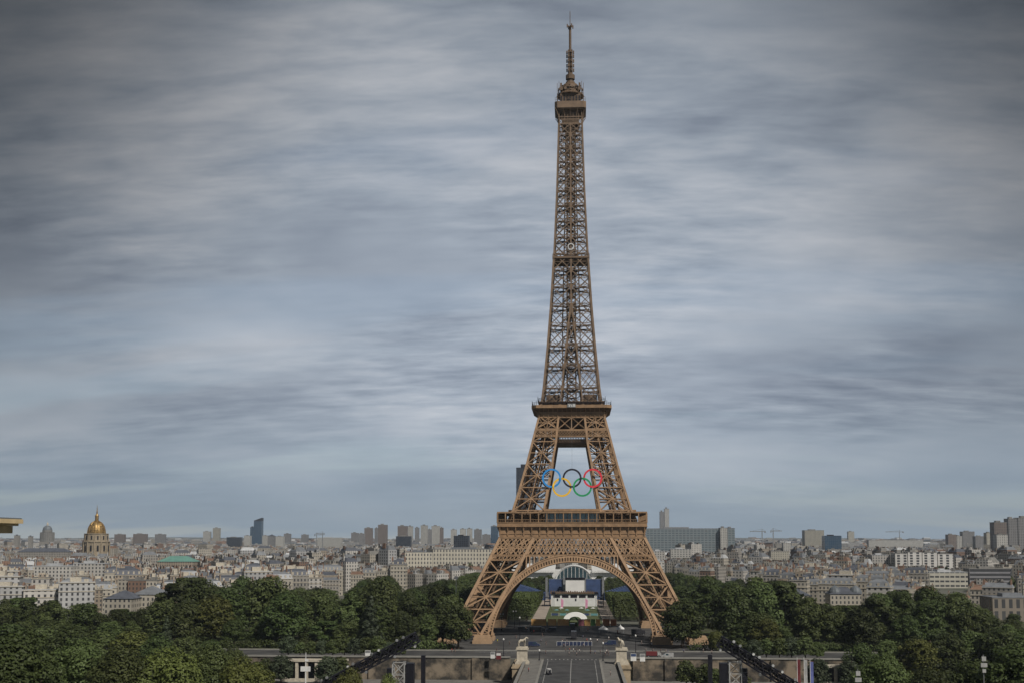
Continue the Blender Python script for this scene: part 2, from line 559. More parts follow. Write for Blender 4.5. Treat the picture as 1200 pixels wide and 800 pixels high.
# ------------------------------------------------------------------ the lattice tower
TY = 600.0
WH = [(0, 59.0), (17.7, 50.2), (38, 40.3), (47.4, 35.9), (62.5, 29.2), (80, 24.0), (100.6, 19.0), (110.4, 16.6), (120, 14.8),
      (145, 12.4), (168, 10.6), (200, 8.6), (232, 7.2), (270, 6.1), (290, 5.6)]
IH = [(0, 44.8), (24, 31.6), (48, 19.0), (62.4, 13.9), (97.4, 7.9), (110, 6.7), (120, 5.5), (127, 4.7), (148, 2.5), (158, 1.6), (169, .35), (300, .0)]


def lerp(tab, h):
    for (a, b), (c, d) in zip(tab[:-1], tab[1:]):
        if h <= c:
            return b + (d - b) * (h - a) / (c - a)
    return tab[-1][1]


def W(h): return lerp(WH, h)
def I(h): return lerp(IH, h)


def gird(mb, a, b, w, nrm, m=0):
    """a riveted lattice girder: two flanges and lacing between them"""
    a = Vector(a); b = Vector(b)
    d = (b - a); L = d.length
    d.normalize()
    s = d.cross(Vector(nrm)).normalized() * (w / 2)
    t = max(.16, w * .3)
    mb.beam(a + s, b + s, t, t * 1.6, m, up=nrm); mb.beam(a - s, b - s, t, t * 1.6, m, up=nrm)
    n = max(2, int(L / (w * 1.5)))
    for i in range(n):
        p, q = a + d * (L * i / n), a + d * (L * (i + 1) / n)
        sg = 1 if i % 2 else -1
        mb.beam(p + s * sg, q - s * sg, t * .75, t * .75, m, up=nrm)


def panel(mb, c1, c2, h0, h1, nrm, w=.62, star=True, cross=True):
    """an X-braced panel of a leg face between two chords"""
    A, B, C, D = c1(h0), c2(h0), c2(h1), c1(h1)
    hm = (h0 + h1) / 2
    E, G = c1(hm), c2(hm)
    mb.beam(A, B, w * .9, w, up=nrm); mb.beam(A, C, w, w, up=nrm); mb.beam(B, D, w, w, up=nrm)
    if star:
        mb.beam(E, G, w * .8, w * .7, up=nrm)
        mb.beam((Vector(A) + Vector(B)) / 2, (Vector(C) + Vector(D)) / 2, w * .75, w * .7, up=nrm)
        ctr = (Vector(E) + Vector(G)) / 2
        n = Vector(nrm).normalized()
        mb.beam(ctr - n * w * .55, ctr + n * w * .55, w * 2.3, w * 2.3)


def leg_mesh(levels, cw, w):
    ch = [lambda h: (-W(h), -W(h), h), lambda h: (-I(h), -W(h), h), lambda h: (-I(h), -I(h), h), lambda h: (-W(h), -I(h), h)]
    nr = [(0, -1, .4), (1, 0, 0), (0, 1, 0), (-1, 0, .4)]
    br = co = MB()
    for c in ch:
        pts = [c(h) for h in levels]
        for a, b in zip(pts[:-1], pts[1:]):
            co.beam(a, b, cw, cw, up=(0, 1, .3))
            av, bv = Vector(a), Vector(b)
            mid = (av + bv) / 2
    for k in range(4):
        for h0, h1 in zip(levels[:-1], levels[1:]):
            panel(br, ch[k], ch[(k + 1) % 4], h0, h1, nr[k], w)
    return co


tower = empty('lattice_tower', (0, TY, 0))
tag(tower, 'tall brown iron lattice tower standing on four arched legs above the park', 'tower')


def four(name, mb, mats, parent=None, first=0):
    me = mb.mesh(name, mats)
    return [link(name, me, parent or tower, (0, 0, 0), R(90 * k)) for k in range(4)]


def build_tower():
    iron = M['iron']
    # lower legs
    co = leg_mesh([3.6, 15.2, 26.6, 38.2, 49.4], 1.35, .62)
    legs = four('leg', co, iron)
    lift = MB()
    for dx in (-2, 2):
        lift.beam((-(W(4) + I(4)) / 2 + dx, -(W(4) + I(4)) / 2 - dx, 4), (-(W(57) + I(57)) / 2 + dx, -(W(57) + I(57)) / 2 - dx, 57), .8, .8)
    for i in range(26):
        h = 5 + i * 2
        c = (W(h) + I(h)) / 2
        lift.beam((-c - 2, -c + 2, h), (-c + 2, -c - 2, h), .35, .35)
    for i in range(14):
        h = 6 + i * 3.6
        c = (W(h) + I(h)) / 2
        s = 3.0 if i % 2 else -3.0
        lift.beam((-c - s, -c - 3, h), (-c + s, -c - 3, h + 3.4), 1.1, .25)
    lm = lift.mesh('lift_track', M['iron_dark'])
    pl = MB()
    for i, (s, z0, z1) in enumerate(((4.5, 0, 1.6), (4.1, 1.6, 2.9), (3.7, 2.9, 3.7))):
        pl.box(-s, s, -s, s, z0, z1)
    pm = pl.mesh('masonry_base', M['tan'])
    for l in legs:
        link('lift_track', lm, l)
        i2 = I(2) - 2.0
        for cx_, cy_ in ((W(2), W(2)), (i2, W(2)), (W(2), i2), (i2, i2)):
            link('masonry_base', pm, l, (-cx_, -cy_, 0))
    # upper legs
    co = leg_mesh([57, 62.5, 74, 86, 97.4, 104, 110.5], 1.05, .5)
    ul = four('upper_leg', co, iron)
    lift = MB()
    for dx in (-1.4, 1.4):
        p = lambda h: (W(h) + I(h)) / 2
        for a, b in ((57, 80), (80, 110)):
            lift.beam((-p(a) + dx, -p(a) - dx, a), (-p(b) + dx, -p(b) - dx, b), .6, .6)
    for i in range(20):
        h = 59 + i * 2.5
        c = p(h)
        s = 2.6 if i % 2 else -2.6
        lift.beam((-c - s, -c - 1.5, h), (-c + s, -c - 1.5, h + 2.4), .9, .25)
        lift.beam((-c - 1.5, -c - s, h), (-c - 1.5, -c + s, h + 2.4), .9, .25)
    lm = lift.mesh('lift_track', M['iron_dark'])
    for l in ul:
        link('lift_track', lm, l)

    for l in ul[:0]: pass
    # arches
    ar = MB()
    N = 64
    def fy(h): return -(W(max(h, 0)) + .25)
    def pt(t, k, back=0.0):
        a = 37.6 + 1.7 * k; b = 36.4 + 3.3 * k
        x = a * math.cos(t); h = 1.0 + b * math.sin(t)
        return Vector((x, fy(h) + back, h))
    ts = [math.pi * (.02 + .96 * i / N) for i in range(N + 1)]
    for a, b in zip(ts[:-1], ts[1:]):
        for k, w_ in ((0, .85), (1, .8)):
            ar.beam(pt(a, k), pt(b, k), .6, w_, up=(0, -1, .4))
            ar.beam(pt(a, k, 3.0), pt(b, k, 3.0), .4, .4, up=(0, -1, .4))
        ar.face([pt(a, 0, .1), pt(b, 0, .1), pt(b, 0, 3), pt(a, 0, 3)])
        ar.face([pt(a, 1, .1), pt(b, 1, .1), pt(b, 1, 3), pt(a, 1, 3)])
        ar.face([pt(a, .05, 1.5), pt(b, .05, 1.5), pt(b, .95, 1.5), pt(a, .95, 1.5)])
    n2 = 84
    for i in range(n2 + 1):
        t = math.pi * (.04 + .92 * i / n2)
        ar.beam(pt(t, .1, .1), pt(t, .9, .1), .75, .3, up=(0, -1, .4))
        t2 = math.pi * (.04 + .92 * (i + .5) / n2)
        ar.beam(pt(t2, .62, .1), pt(t2, .95, .1), .9, .3, up=(0, -1, .4))
    ar.v = ar.v
    for i in range(13):
        h0 = 4.2 + i * 1.9
        for sg in (-1, 1):
            def ax(h): return 39.3 * math.sqrt(max(0, 1 - ((h - 1) / 39.7) ** 2))
            p0 = (sg * ax(h0), fy(h0), h0); p1 = (sg * I(h0 + 1.9), fy(h0 + 1.9), h0 + 1.9)
            if ax(h0) < I(h0 + 1.9) - .4:
                ar.beam(p0, p1, .4, .35, up=(0, -1, .4))
                ar.beam((sg * I(h0), fy(h0), h0), (sg * ax(h0), fy(h0), h0), .4, .35, up=(0, -1, .4))
    arches = four('arch', ar, iron)
    # spandrel arcades between arch and girder
    xs = [9.0, 11.2, 13.4, 15.8, 18.2, 20.4, 22.0]
    def arch_h(x):
        s = max(0, 1 - (x / 39.3) ** 2)
        return 1.0 + 39.7 * math.sqrt(s)
    for sg in (-1, 1):
        sp = MB()
        for i, x in enumerate(xs):
            h0 = arch_h(x)
            if h0 < 40.3:
                sp.beam((sg * x, fy(h0), h0), (sg * x, fy(40.4), 40.4), .55, .5, up=(0, -1, .4))
            if i + 1 < len(xs):
                x2 = xs[i + 1]; c = (x + x2) / 2; r = (x2 - x) / 2
                top = 40.2
                if top - arch_h(c) < r * .7:
                    continue
                pr = None
                for k in range(9):
                    a = math.pi * k / 8
                    q = (sg * (c + r * math.cos(a)), fy(top - r + r * math.sin(a)), top - r + r * math.sin(a))
                    if pr: sp.beam(pr, q, .45, .45, up=(0, -1, .4))
                    pr = q
        spm = sp.mesh('spandrel', iron)
        for a in arches:
            link('spandrel', spm, a)

    # first floor girder lattice
    g = MB()
    def line(h, w_, back=0.0, x=None):
        x = W(h) if x is None else x
        g.beam((-x, -W(h) - .3 + back, h), (x, -W(h) - .3 + back, h), w_, .6)
    for back in (0,):
        line(40.7, .75, back); line(48.8, .6, back); line(44.75, .3, back)
        nb = 18
        for i in range(nb):
            f0, f1 = -1 + 2 * i / nb, -1 + 2 * (i + 1) / nb
            def q(f, h): return Vector((f * W(h) * .985, -W(h) - .25 + back, h))
            up = (0, -1, .4)
            wd = .46
            hm = 44.75
            g.beam(q(f0, 41), q(f0, 48.6), .4, .4, up=up)
            if back and i % 2: continue
            g.beam(q(f0, 41), q(f1, 48.6), wd, .3, up=up); g.beam(q(f1, 41), q(f0, 48.6), wd, .3, up=up)
            fm = (f0 + f1) / 2
            for aa, bb in () if back else ((q(f0, hm), q(fm, 48.6)), (q(fm, 48.6), q(f1, hm)), (q(f1, hm), q(fm, 41)), (q(fm, 41), q(f0, hm))):
                g.beam(aa, bb, wd * .85, .25, up=up)
    # fine lattice band over the legs
    for sg in (-1, 1):
        for hh in (38.2, 40.3):
            g.beam((sg * W(hh), -W(hh) - .3, hh), (sg * I(hh), -W(hh) - .3, hh), .45, .5)
        n = 9
        for i in range(n):
            def q(f, h): return Vector((sg * (I(h) + (W(h) - I(h)) * f), -W(h) - .25, h))
            a, b = i / n, (i + 1) / n
            g.beam(q(a, 38.3), q(b, 40.4), .36, .25); g.beam(q(b, 38.3), q(a, 40.4), .36, .25)
    four('girder', g, iron)

    # first floor frieze with consoles, gallery and deck
    f = MB()
    Y0 = -35.3
    X = 36.5
    f.box(-35.4, 35.4, Y0, Y0 + .6, 49.1, 54.4)
    f.beam((-35.7, Y0 - .3, 49.3), (35.7, Y0 - .3, 49.3), .7, .7)
    f.beam((-35.5, Y0 - .12, 51.0), (35.5, Y0 - .12, 51.0), .25, .35)
    nb = 18
    for i in range(nb + 1):
        x = -35.3 + 70.6 * i / nb
        for (a, b) in ((-.28, .28),):
            P = [(Y0, 50.0), (Y0 - .4, 50.0), (Y0 - .45, 51.8), (Y0 - 1.25, 54.3), (Y0, 54.3)]
            f.face([(x + a, p[0], p[1]) for p in P]); f.face([(x + b, p[0], p[1]) for p in P][::-1])
            for (y1, z1), (y2, z2) in zip(P[1:-1], P[2:]):
                f.face([(x + a, y1, z1), (x + b, y1, z1), (x + b, y2, z2), (x + a, y2, z2)])
            f.face([(x + a, P[0][0], P[0][1]), (x + a, P[1][0], P[1][1]), (x + b, P[1][0], P[1][1]), (x + b, P[0][0], P[0][1])])
    f.box(-X, X, -X - .05, -X + 1.6, 54.42, 56.4, bottom=True)
    f.beam((-X - .15, -X - .1, 56.5), (X + .15, -X - .1, 56.5), .35, .3)
    f.beam((-X - .1, -X - .08, 54.5), (X + .1, -X - .08, 54.5), .3, .3)
    four('frieze', f, iron)
    ga = MB()
    for i in range(nb + 1):
        x = -X + 2 * X * i / nb
        ga.box(x - .24, x + .24, -X, -X + .5, 56.66, 61.0)
    ga.box(-X, X, -X - .1, -X + .9, 61.0, 61.75, bottom=True)
    ga.box(-X + .4, X - .4, -X + .95, -X + 6.5, 61.3, 61.6, bottom=True)
    for i in range(90):
        x = -X + 2 * X * i / 90
        ga.box(x - .05, x + .05, -X + .1, -X + .2, 56.68, 57.9)
    ga.beam((-X, -X + .15, 57.95), (X, -X + .15, 57.95), .16, .16)
    gal = four('gallery', ga, iron)
    for x0, x1 in ((-28.5, -14), (14, 28.5)):
        bw = MB()
        bw.box(x0, x1, -29, -28.5, 56.9, 61.2)
        bwm = bw.mesh('back_wall', M['iron_dark'])
        for o in gal:
            link('back_wall', bwm, o)
    pv = MB()
    pv.box(-13.2, 13.2, -31.6, -22, 56.9, 61.9, 0, 1)
    for i in range(13):
        x = -13.2 + 26.4 * i / 12
        pv.box(x - .14, x + .14, -31.85, -31.62, 56.9, 61.9, 1)
    pv.box(-13.8, 13.8, -32.4, -21.5, 62.0, 63.2, 1, 1, True)
    for o in four('glass_pavilion', pv, [M['teal_glass'], iron]):
        pass
    dk = MB()
    for (a, b, c, d) in ((-35, 35, -35, -13), (-35, 35, 13, 35), (-35, -13, -12.9, 12.9), (13, 35, -12.9, 12.9)):
        dk.box(a, b, c, d, 55.2, 56.6, bottom=True)
    for i in range(12):
        x = -33 + 6 * i
        dk.beam((x, -33.4, 50.5), (x, 33.4, 50.5), .5, .8) if abs(x) > 13 else None
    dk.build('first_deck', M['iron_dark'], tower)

    # second floor: girder, soffit, platform
    g2 = MB()
    for h, w_ in ((110.0, .55), (103.6, .5), (103.2, .35), (100.0, .55)):
        g2.beam((-W(h), -W(h) - .25, h), (W(h), -W(h) - .25, h), w_, .5)
    for back in (0.0, 2.5):
        def q(x, h): return Vector((x, -W(h) - .2 + back, h))
        cells = [(-1, -.5, 'p'), (-.5, 0, 'p')]
        for sg in (-1, 1):
            for (fa, fb) in ((0, .5), (.5, 1)):
                def r(f, h): return q(sg * (I(h) + (W(h) - I(h)) * f), h)
                g2.beam(r(fa, 103.7), r(fb, 110), .34, .3); g2.beam(r(fb, 103.7), r(fa, 110), .34, .3)
                g2.beam(r(fa, 103.7), r(fa, 110), .42, .35)
            def r(f, h): return q(sg * I(h) * f, h)
            g2.beam(r(0, 103.7), r(1, 110), .34, .3); g2.beam(r(1, 103.7), r(0, 110), .34, .3)
        g2.beam(q(0, 103.7), q(0, 110), .42, .35)
    n = 26
    for i in range(n):
        def r(f, h): return Vector((f * W(h), -W(h) - .22, h))
        a, b = -1 + 2 * i / n, -1 + 2 * (i + 1) / n
        g2.beam(r(a, 100.2), r(b, 101.7), .3, .22); g2.beam(r(b, 100.2), r(a, 101.7), .3, .22)
        g2.beam(r(a, 101.7), r(b, 103.2), .3, .22); g2.beam(r(b, 101.7), r(a, 103.2), .3, .22)
    four('upper_girder', g2, iron)
    sf = MB()
    for (x0, x1, y0, y1) in ((-13, 13, -12.4, -12), (-13, 13, 12, 12.4), (-12.9, -12.5, -11.9, 11.9), (12.5, 12.9, -11.9, 11.9)):
        sf.box(x0, x1, y0, y1, 105.2, 110.1, bottom=True)  # dark plates added so the space behind the girder reads dark
    for i in range(9):
        sf.beam((-12.4, -11 + 2.75 * i, 103.5), (12.4, -11 + 2.75 * i, 103.5), .4, .8)
    sf.box(-8, 8, -16, 16, 97.2, 99.0, bottom=True)
    sf.box(-16, -8.1, -8, 8, 97.2, 99.0, bottom=True); sf.box(8.1, 16, -8, 8, 97.2, 99.0, bottom=True)
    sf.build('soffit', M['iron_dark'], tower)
    pf = MB()
    def ringpoly(hw, ch, z):
        a = hw - ch
        return [(-a, -hw, z), (a, -hw, z), (hw, -a, z), (hw, a, z), (a, hw, z), (-a, hw, z), (-hw, a, z), (-hw, -a, z)]
    prof = [(17.0, 1.0, 110.2), (17.3, 1.2, 112.9), (19.8, 2.2, 114.5), (20.3, 2.3, 114.55), (20.3, 2.3, 116.1), (18, 2, 116.1)]
    rings = [ringpoly(*p) for p in prof]
    for j, (A, B) in enumerate(zip(rings[:-1], rings[1:])):
        for k in range(8):
            pf.face([A[k], A[(k + 1) % 8], B[(k + 1) % 8], B[k]], 1 if j == 1 else 0)
    pf.face(rings[-1]); pf.face(rings[0][::-1])
    for s in range(4):
        mt = Matrix.Rotation(R(90 * s), 3, 'Z')
        for i in range(15):
            x = -16.5 + 33 * i / 14
            pf.beam(mt @ Vector((x, -17.35, 110.3)), mt @ Vector((x, -17.5, 113)), .35, .35)
            pf.beam(mt @ Vector((x, -17.4, 112.8)), mt @ Vector((x, -19.7, 114.4)), .25, .4)
    plat = pf.build('second_platform', [iron, M['iron_dark']], tower)
    rl = MB()
    for hw, z0, z1 in ((20.0, 116.1, 117.5), (17.2, 118.5, 120.0)):
        P = ringpoly(hw, 2.2, 0)
        for k in range(8):
            a, b = Vector(P[k]), Vector(P[(k + 1) % 8])
            nn = max(2, int((b - a).length / 1.6))
            for i in range(nn):
                p = a + (b - a) * i / nn
                rl.box(p.x - .09, p.x + .09, p.y - .09, p.y + .09, z0, z1 + (.9 if i % 4 == 0 else 0))
            for zz in (z1, (z0 + z1) / 2):
                rl.beam(a + Vector((0, 0, zz)), b + Vector((0, 0, zz)), .14, .14)
    rl.build('railing', M['black'], plat)
    ud = MB()
    ud.box(-16.6, 16.6, -16.6, 16.6, 117.9, 118.4, bottom=True)
    for sx in (-1, 1):
        for sy in (-1, 1):
            ud.box(min(sx * 6, sx * 13), max(sx * 6, sx * 13), min(sy * 6, sy * 13), max(sy * 6, sy * 13), 118.45, 122.0)
    ud.build('upper_deck', M['iron_dark'], plat)
    sg_ = MB()
    sg_.box(-2.1, 2.1, -20.62, -20.42, 114.75, 116.6, 1, bottom=True)
    for (a, b) in (((-1.6, 116.3), (-.9, 116.3)), ((-1.1, 116.3), (-1.1, 115)), ((-.5, 116.3), (.3, 115)), ((.9, 116.2), (.9, 115)), ((.9, 116.2), (1.6, 116.2)), ((1.6, 116.2), (1.6, 115))):
        sg_.beam((a[0], -20.68, a[1]), (b[0], -20.68, b[1]), .38, .08, 0, up=(0, -1, 0))
    sg_.build('white_sign', [M['white'], M['grey_metal']], plat)

    # shaft above the second floor
    sh = sb = MB()
    lv = [116.2, 125.5, 137, 147.6, 158.2, 168.6, 178.6, 187.6, 196.6, 205.4, 214, 222.4, 230.6, 238.6, 246.4, 253.8, 260.8, 267.0]
    for s in range(4):
        mt = Matrix.Rotation(R(90 * s), 3, 'Z')
        up = mt @ Vector((0, -1, .1))
        def P(x, h): return mt @ Vector((x, -W(h), h))
        for a, b in zip(lv[:-1], lv[1:]):
            sh.beam(P(-W(a), a), P(-W(b), b), 1.0 if a < 190 else .85, 1.0 if a < 190 else .85, up=up)
            if a < 168:
                for sg in (-1, 1):
                    sh.beam(P(sg * I(a), a), P(sg * I(b), b), .7, .5, up=up)
                    wp = .34
                    A, B, C, D = P(sg * W(a), a), P(sg * I(a), a), P(sg * I(b), b), P(sg * W(b), b)
                    sb.beam(A, C, wp, .3, up=up); sb.beam(B, D, wp, .3, up=up)
                    E, G = (A + D) / 2, (B + C) / 2; Mt, Mb = (C + D) / 2, (A + B) / 2
                    for u_, w_ in ((E, Mt), (Mt, G), (G, Mb), (Mb, E)):
                        sb.beam(u_, w_, .26, .22, up=up)
                    ctr = (A + B + C + D) / 4
                A, B, C, D = P(-I(a), a), P(I(a), a), P(I(b), b), P(-I(b), b)
                sb.beam(A, C, .4, .3, up=up); sb.beam(B, D, .4, .3, up=up)
                for sg in (-1, 1):
                    ctr = P(sg * I(a), a)
                    sb.beam(ctr - mt @ Vector((0, .35, 0)), ctr + mt @ Vector((0, .35, 0)), 1.5, 1.9)
            else:
                sh.beam(P(0, a), P(0, b), .75, .5, up=up)
                for sg in (-1, 1):
                    A, B, C, D = P(sg * W(a), a), P(0, a), P(0, b), P(sg * W(b), b)
                    sb.beam(A, C, .42, .34, up=up); sb.beam(B, D, .42, .34, up=up)
                    E = (A + D) / 2; G = (B + C) / 2
                    sb.beam(E, G, .22, .2, up=up)
                    Mt, Mb = (C + D) / 2, (A + B) / 2
                    for u_, w_ in ((E, Mt), (Mt, G), (G, Mb), (Mb, E)):
                        sb.beam(u_, w_, .2, .18, up=up)
                ctr = P(0, (a + b) / 2)
                ctr2 = P(0, a)
                sb.beam(ctr2 - mt @ Vector((0, .35, 0)), ctr2 + mt @ Vector((0, .35, 0)), 1.35, 2.3)
            # double belts of each storey
            for hh in (a, a + 1.2):
                sb.beam(P(-W(hh), hh), P(W(hh), hh), .24, .3, up=up)
            nz = 10
            for i in range(nz):
                x0, x1 = -1 + 2 * i / nz, -1 + 2 * (i + 1) / nz
                sb.beam(P(x0 * W(a), a), P(x1 * W(a + 1.2), a + 1.2), .16, .16, up=up)
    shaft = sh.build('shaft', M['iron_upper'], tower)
    core = MB()
    for x in (-2.3, 2.3):
        for y in (-2.3, 2.3):
            core.beam((x, y, 116), (x * .8, y * .8, 268), .75, .75)
    for i in range(42):
        h = 118 + i * 3.55
        core.beam((-2.2, -2.2, h), (2.2, -2.2, h + 3.4), .3, .3); core.beam((2.2, 2.2, h), (-2.2, 2.2, h + 3.4), .3, .3)
        core.beam((2.2, -2.2, h), (-2.2, -2.2, h + 3.4), .3, .3)
        core.box(-2.4, 2.4, -2.4, 2.4, h, h + .25, bottom=True)
    for hh in lv[1:-1]:
        w_ = W(hh) - .8
        for s in range(4):
            mt = Matrix.Rotation(R(90 * s), 3, 'Z')
            core.beam(mt @ Vector((-w_, -w_ * .45, hh + .6)), mt @ Vector((w_, -w_ * .45, hh + .6)), .3, .5)
            core.beam(mt @ Vector((-w_, -w_ * .95, hh + .4)), mt @ Vector((w_, w_ * .95, hh + .4)), .35, .5)
    for i in range(30):
        h = 118 + i * 5.0
        w2 = min(W(h) * .42, 4.6)
        for sx, sy in ((1, 1), (-1, 1), (1, -1), (-1, -1)):
            core.beam((sx * w2, sy * w2, h), (sx * min(W(h + 5) * .42, 4.6), sy * min(W(h + 5) * .42, 4.6), h + 5), .5, .5)
        s_ = 1 if i % 2 else -1
        core.beam((-w2 * s_, -w2, h), (w2 * s_, -w2, h + 5), .9, .25); core.beam((-w2 * s_, w2, h), (w2 * s_, w2, h + 5), .9, .25)
        core.beam((-w2, -w2 * s_, h), (-w2, w2 * s_, h + 5), .25, .9); core.beam((w2, -w2 * s_, h), (w2, w2 * s_, h + 5), .25, .9)
    core.build('lift_core', M['iron_dark'], shaft)
    ip = MB()
    w_ = W(194) + .7
    ip.box(-w_, w_, -w_, w_, 193.9, 194.9, bottom=True)
    for s in range(4):
        mt = Matrix.Rotation(R(90 * s), 3, 'Z')
        ip.beam(mt @ Vector((-w_, -w_, 196)), mt @ Vector((w_, -w_, 196)), .15, .15)
        for i in range(10):
            x = -w_ + 2 * w_ * i / 9
            ip.beam(mt @ Vector((x, -w_ + .05, 194.9)), mt @ Vector((x, -w_ + .05, 196)), .12, .12)
    ip.build('relay_platform', M['iron_upper'], shaft)
    em = MB()
    hh = 200
    for k in range(16):
        a, b = 2 * math.pi * k / 16, 2 * math.pi * (k + 1) / 16
        em.beam((1.5 * math.cos(a), -W(hh) - .55, hh + 1.5 * math.sin(a)), (1.5 * math.cos(b), -W(hh) - .55, hh + 1.5 * math.sin(b)), .5, .3, 0, up=(0, -1, 0))
    em.build('round_emblem', M['white'], shaft)

    # top: bracketed third floor, upper cabins, mast
    tp = MB()
    for s in range(4):
        mt = Matrix.Rotation(R(90 * s), 3, 'Z')
        for i in range(9):
            x = -5.9 + 11.8 * i / 8
            tp.beam(mt @ Vector((x, -6.0, 266.5)), mt @ Vector((x, -6.0, 274.5)), .34, .3)
        for hh, ww in ((266.8, .6), (269.2, .35), (270.6, .35)):
            tp.beam(mt @ Vector((-6.1, -6.1, hh)), mt @ Vector((6.1, -6.1, hh)), ww, .5)
        for i in range(8):
            x = -5.9 + 11.8 * i / 8
            tp.beam(mt @ Vector((x, -6.0, 266.9)), mt @ Vector((x + 1.47, -6.0, 269.1)), .22, .2)
            tp.beam(mt @ Vector((x + 1.47, -6.0, 266.9)), mt @ Vector((x, -6.0, 269.1)), .22, .2)
        for x in (-6, -3, 0, 3, 6):
            pr = None
            for k in range(6):
                u_ = k / 5
                q_ = mt @ Vector((x * (1 + .33 * u_ ** 2), -6.1 - 2.0 * u_ ** 2.2, 268.5 + 6.3 * u_))
                if pr: tp.beam(pr, q_, .28, .3)
                pr = q_
    tp.box(-4.6, 4.6, -4.6, 4.6, 266.5, 274.5)
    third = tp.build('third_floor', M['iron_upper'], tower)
    cb = MB()
    pr = [(7.4, 1.2, 274.2), (8.3, 1.4, 274.9), (8.3, 1.4, 278.4), (8.0, 1.4, 278.4)]
    rg = [ringpoly(*p) for p in pr]
    for A, B in zip(rg[:-1], rg[1:]):
        for k in range(8):
            cb.face([A[k], A[(k + 1) % 8], B[(k + 1) % 8], B[k]])
    cb.face(rg[-1]); cb.face(rg[0][::-1])
    cb.build('gallery_box', M['iron_upper'], third)
    mc = MB()
    P = ringpoly(8.0, 1.4, 0)
    for k in range(8):
        a, b = Vector(P[k]), Vector(P[(k + 1) % 8])
        n = max(2, int((b - a).length / 1.3))
        for i in range(n):
            p = a + (b - a) * i / n
            mc.box(p.x - .06, p.x + .06, p.y - .06, p.y + .06, 278.4, 280.9)
        for zz in (279.6, 280.9):
            mc.beam(a + Vector((0, 0, zz)), b + Vector((0, 0, zz)), .1, .1)
    mc.build('mesh_guard', M['iron_dark'], third)
    uc = MB()
    uc.box(-5.4, 5.4, -5.4, 5.4, 278.45, 283.6)
    uc.lathe([(0, 283.5), (7.2, 283.5), (7.4, 283.9), (6.6, 284.9), (0, 285.0)], n=16, smooth=False)
    for i in range(7):
        x = -4.8 + 1.6 * i
        uc.box(x - .45, x + .45, -5.46, -5.41, 279.2, 282.4, 1)
    uc.lathe([(4.9, 285.0), (4.7, 287.4), (5.4, 287.5)], n=16, smooth=False)
    prf = [(5.4, 287.5), (5.2, 288.2), (4.6, 289.3), (3.6, 290.3), (2.5, 291.0), (2.4, 291.8), (1.7, 292.2), (1.7, 293.2)]
    uc.lathe(prf, n=12)
    for sx in (-1, 1):
        for sy in (-1, 1):
            uc.beam((sx * 6.9, sy * 6.9, 278.5), (sx * 6.9, sy * 6.9, 288.6), .22, .22)
            uc.beam((sx * 6.0, sy * 3.0, 285), (sx * 6.0, sy * 3.0, 291.2), .2, .2)
            uc.tube([(sx * 4.8, sy * 5.6, 286), (sx * 4.8, sy * 6.1, 286.05)], 1.0, 10)
            uc.tube([(sx * 6.0, sy * 1.6, 287.1), (sx * 6.5, sy * 1.6, 287.15)], .9, 10)
            uc.box(sx * 4.9 - .5, sx * 4.9 + .5, sy * 4.9 - .5, sy * 4.9 + .5, 285, 289.4)
            uc.tube([(sx * 2.6, sy * 5.6, 286.4), (sx * 2.6, sy * 6.0, 286.45)], .8, 10)
    rr_ = random.Random(11)
    for k in range(28):
        an_ = 2 * math.pi * k / 28 + rr_.uniform(-.08, .08)
        rd = rr_.uniform(5.2, 7.2); zb_ = rr_.choice([278.6, 285, 285])
        zt_ = zb_ + rr_.uniform(1.5, 4.5)
        uc.beam((rd * math.cos(an_), rd * math.sin(an_), zb_), (rd * math.cos(an_), rd * math.sin(an_), zt_), .16, .16)
        s_ = rr_.uniform(.25, .55)
        uc.box(rd * math.cos(an_) - s_, rd * math.cos(an_) + s_, rd * math.sin(an_) - s_, rd * math.sin(an_) + s_, zt_ - s_ * 1.6, zt_, rr_.choice([0, 0, 1]), bottom=True)
    uc.build('upper_cabin', [M['iron_dark'], M['black']], third)
    ms = MB()
    ms.lathe([(2.4, 293.2), (2.4, 295.6), (1.3, 296.2), (1.2, 299), (1.0, 308), (.7, 309), (.66, 322.2), (.35, 322.6), (.2, 323), (.16, 331)], n=10)
    an = ms
    for zz in (294, 297.5, 300.0, 302.6, 305.2, 307.4):
        for k in range(6):
            a = math.pi * k / 3
            an.box(1.75 * math.cos(a) - .38, 1.75 * math.cos(a) + .38, 1.75 * math.sin(a) - .38, 1.75 * math.sin(a) + .38, zz, zz + 1.7, bottom=True)
    for k in range(4):
        a = math.pi * k / 2 + .5
        an.beam((0, 0, 322.7), (2.0 * math.cos(a), 2.0 * math.sin(a), 322.7), .35, .5)
        an.box(1.7 * math.cos(a) - .3, 1.7 * math.cos(a) + .3, 1.7 * math.sin(a) - .3, 1.7 * math.sin(a) + .3, 321.8, 323.6, bottom=True)
    ms.build('mast', M['iron_dark'], tower)


build_tower()


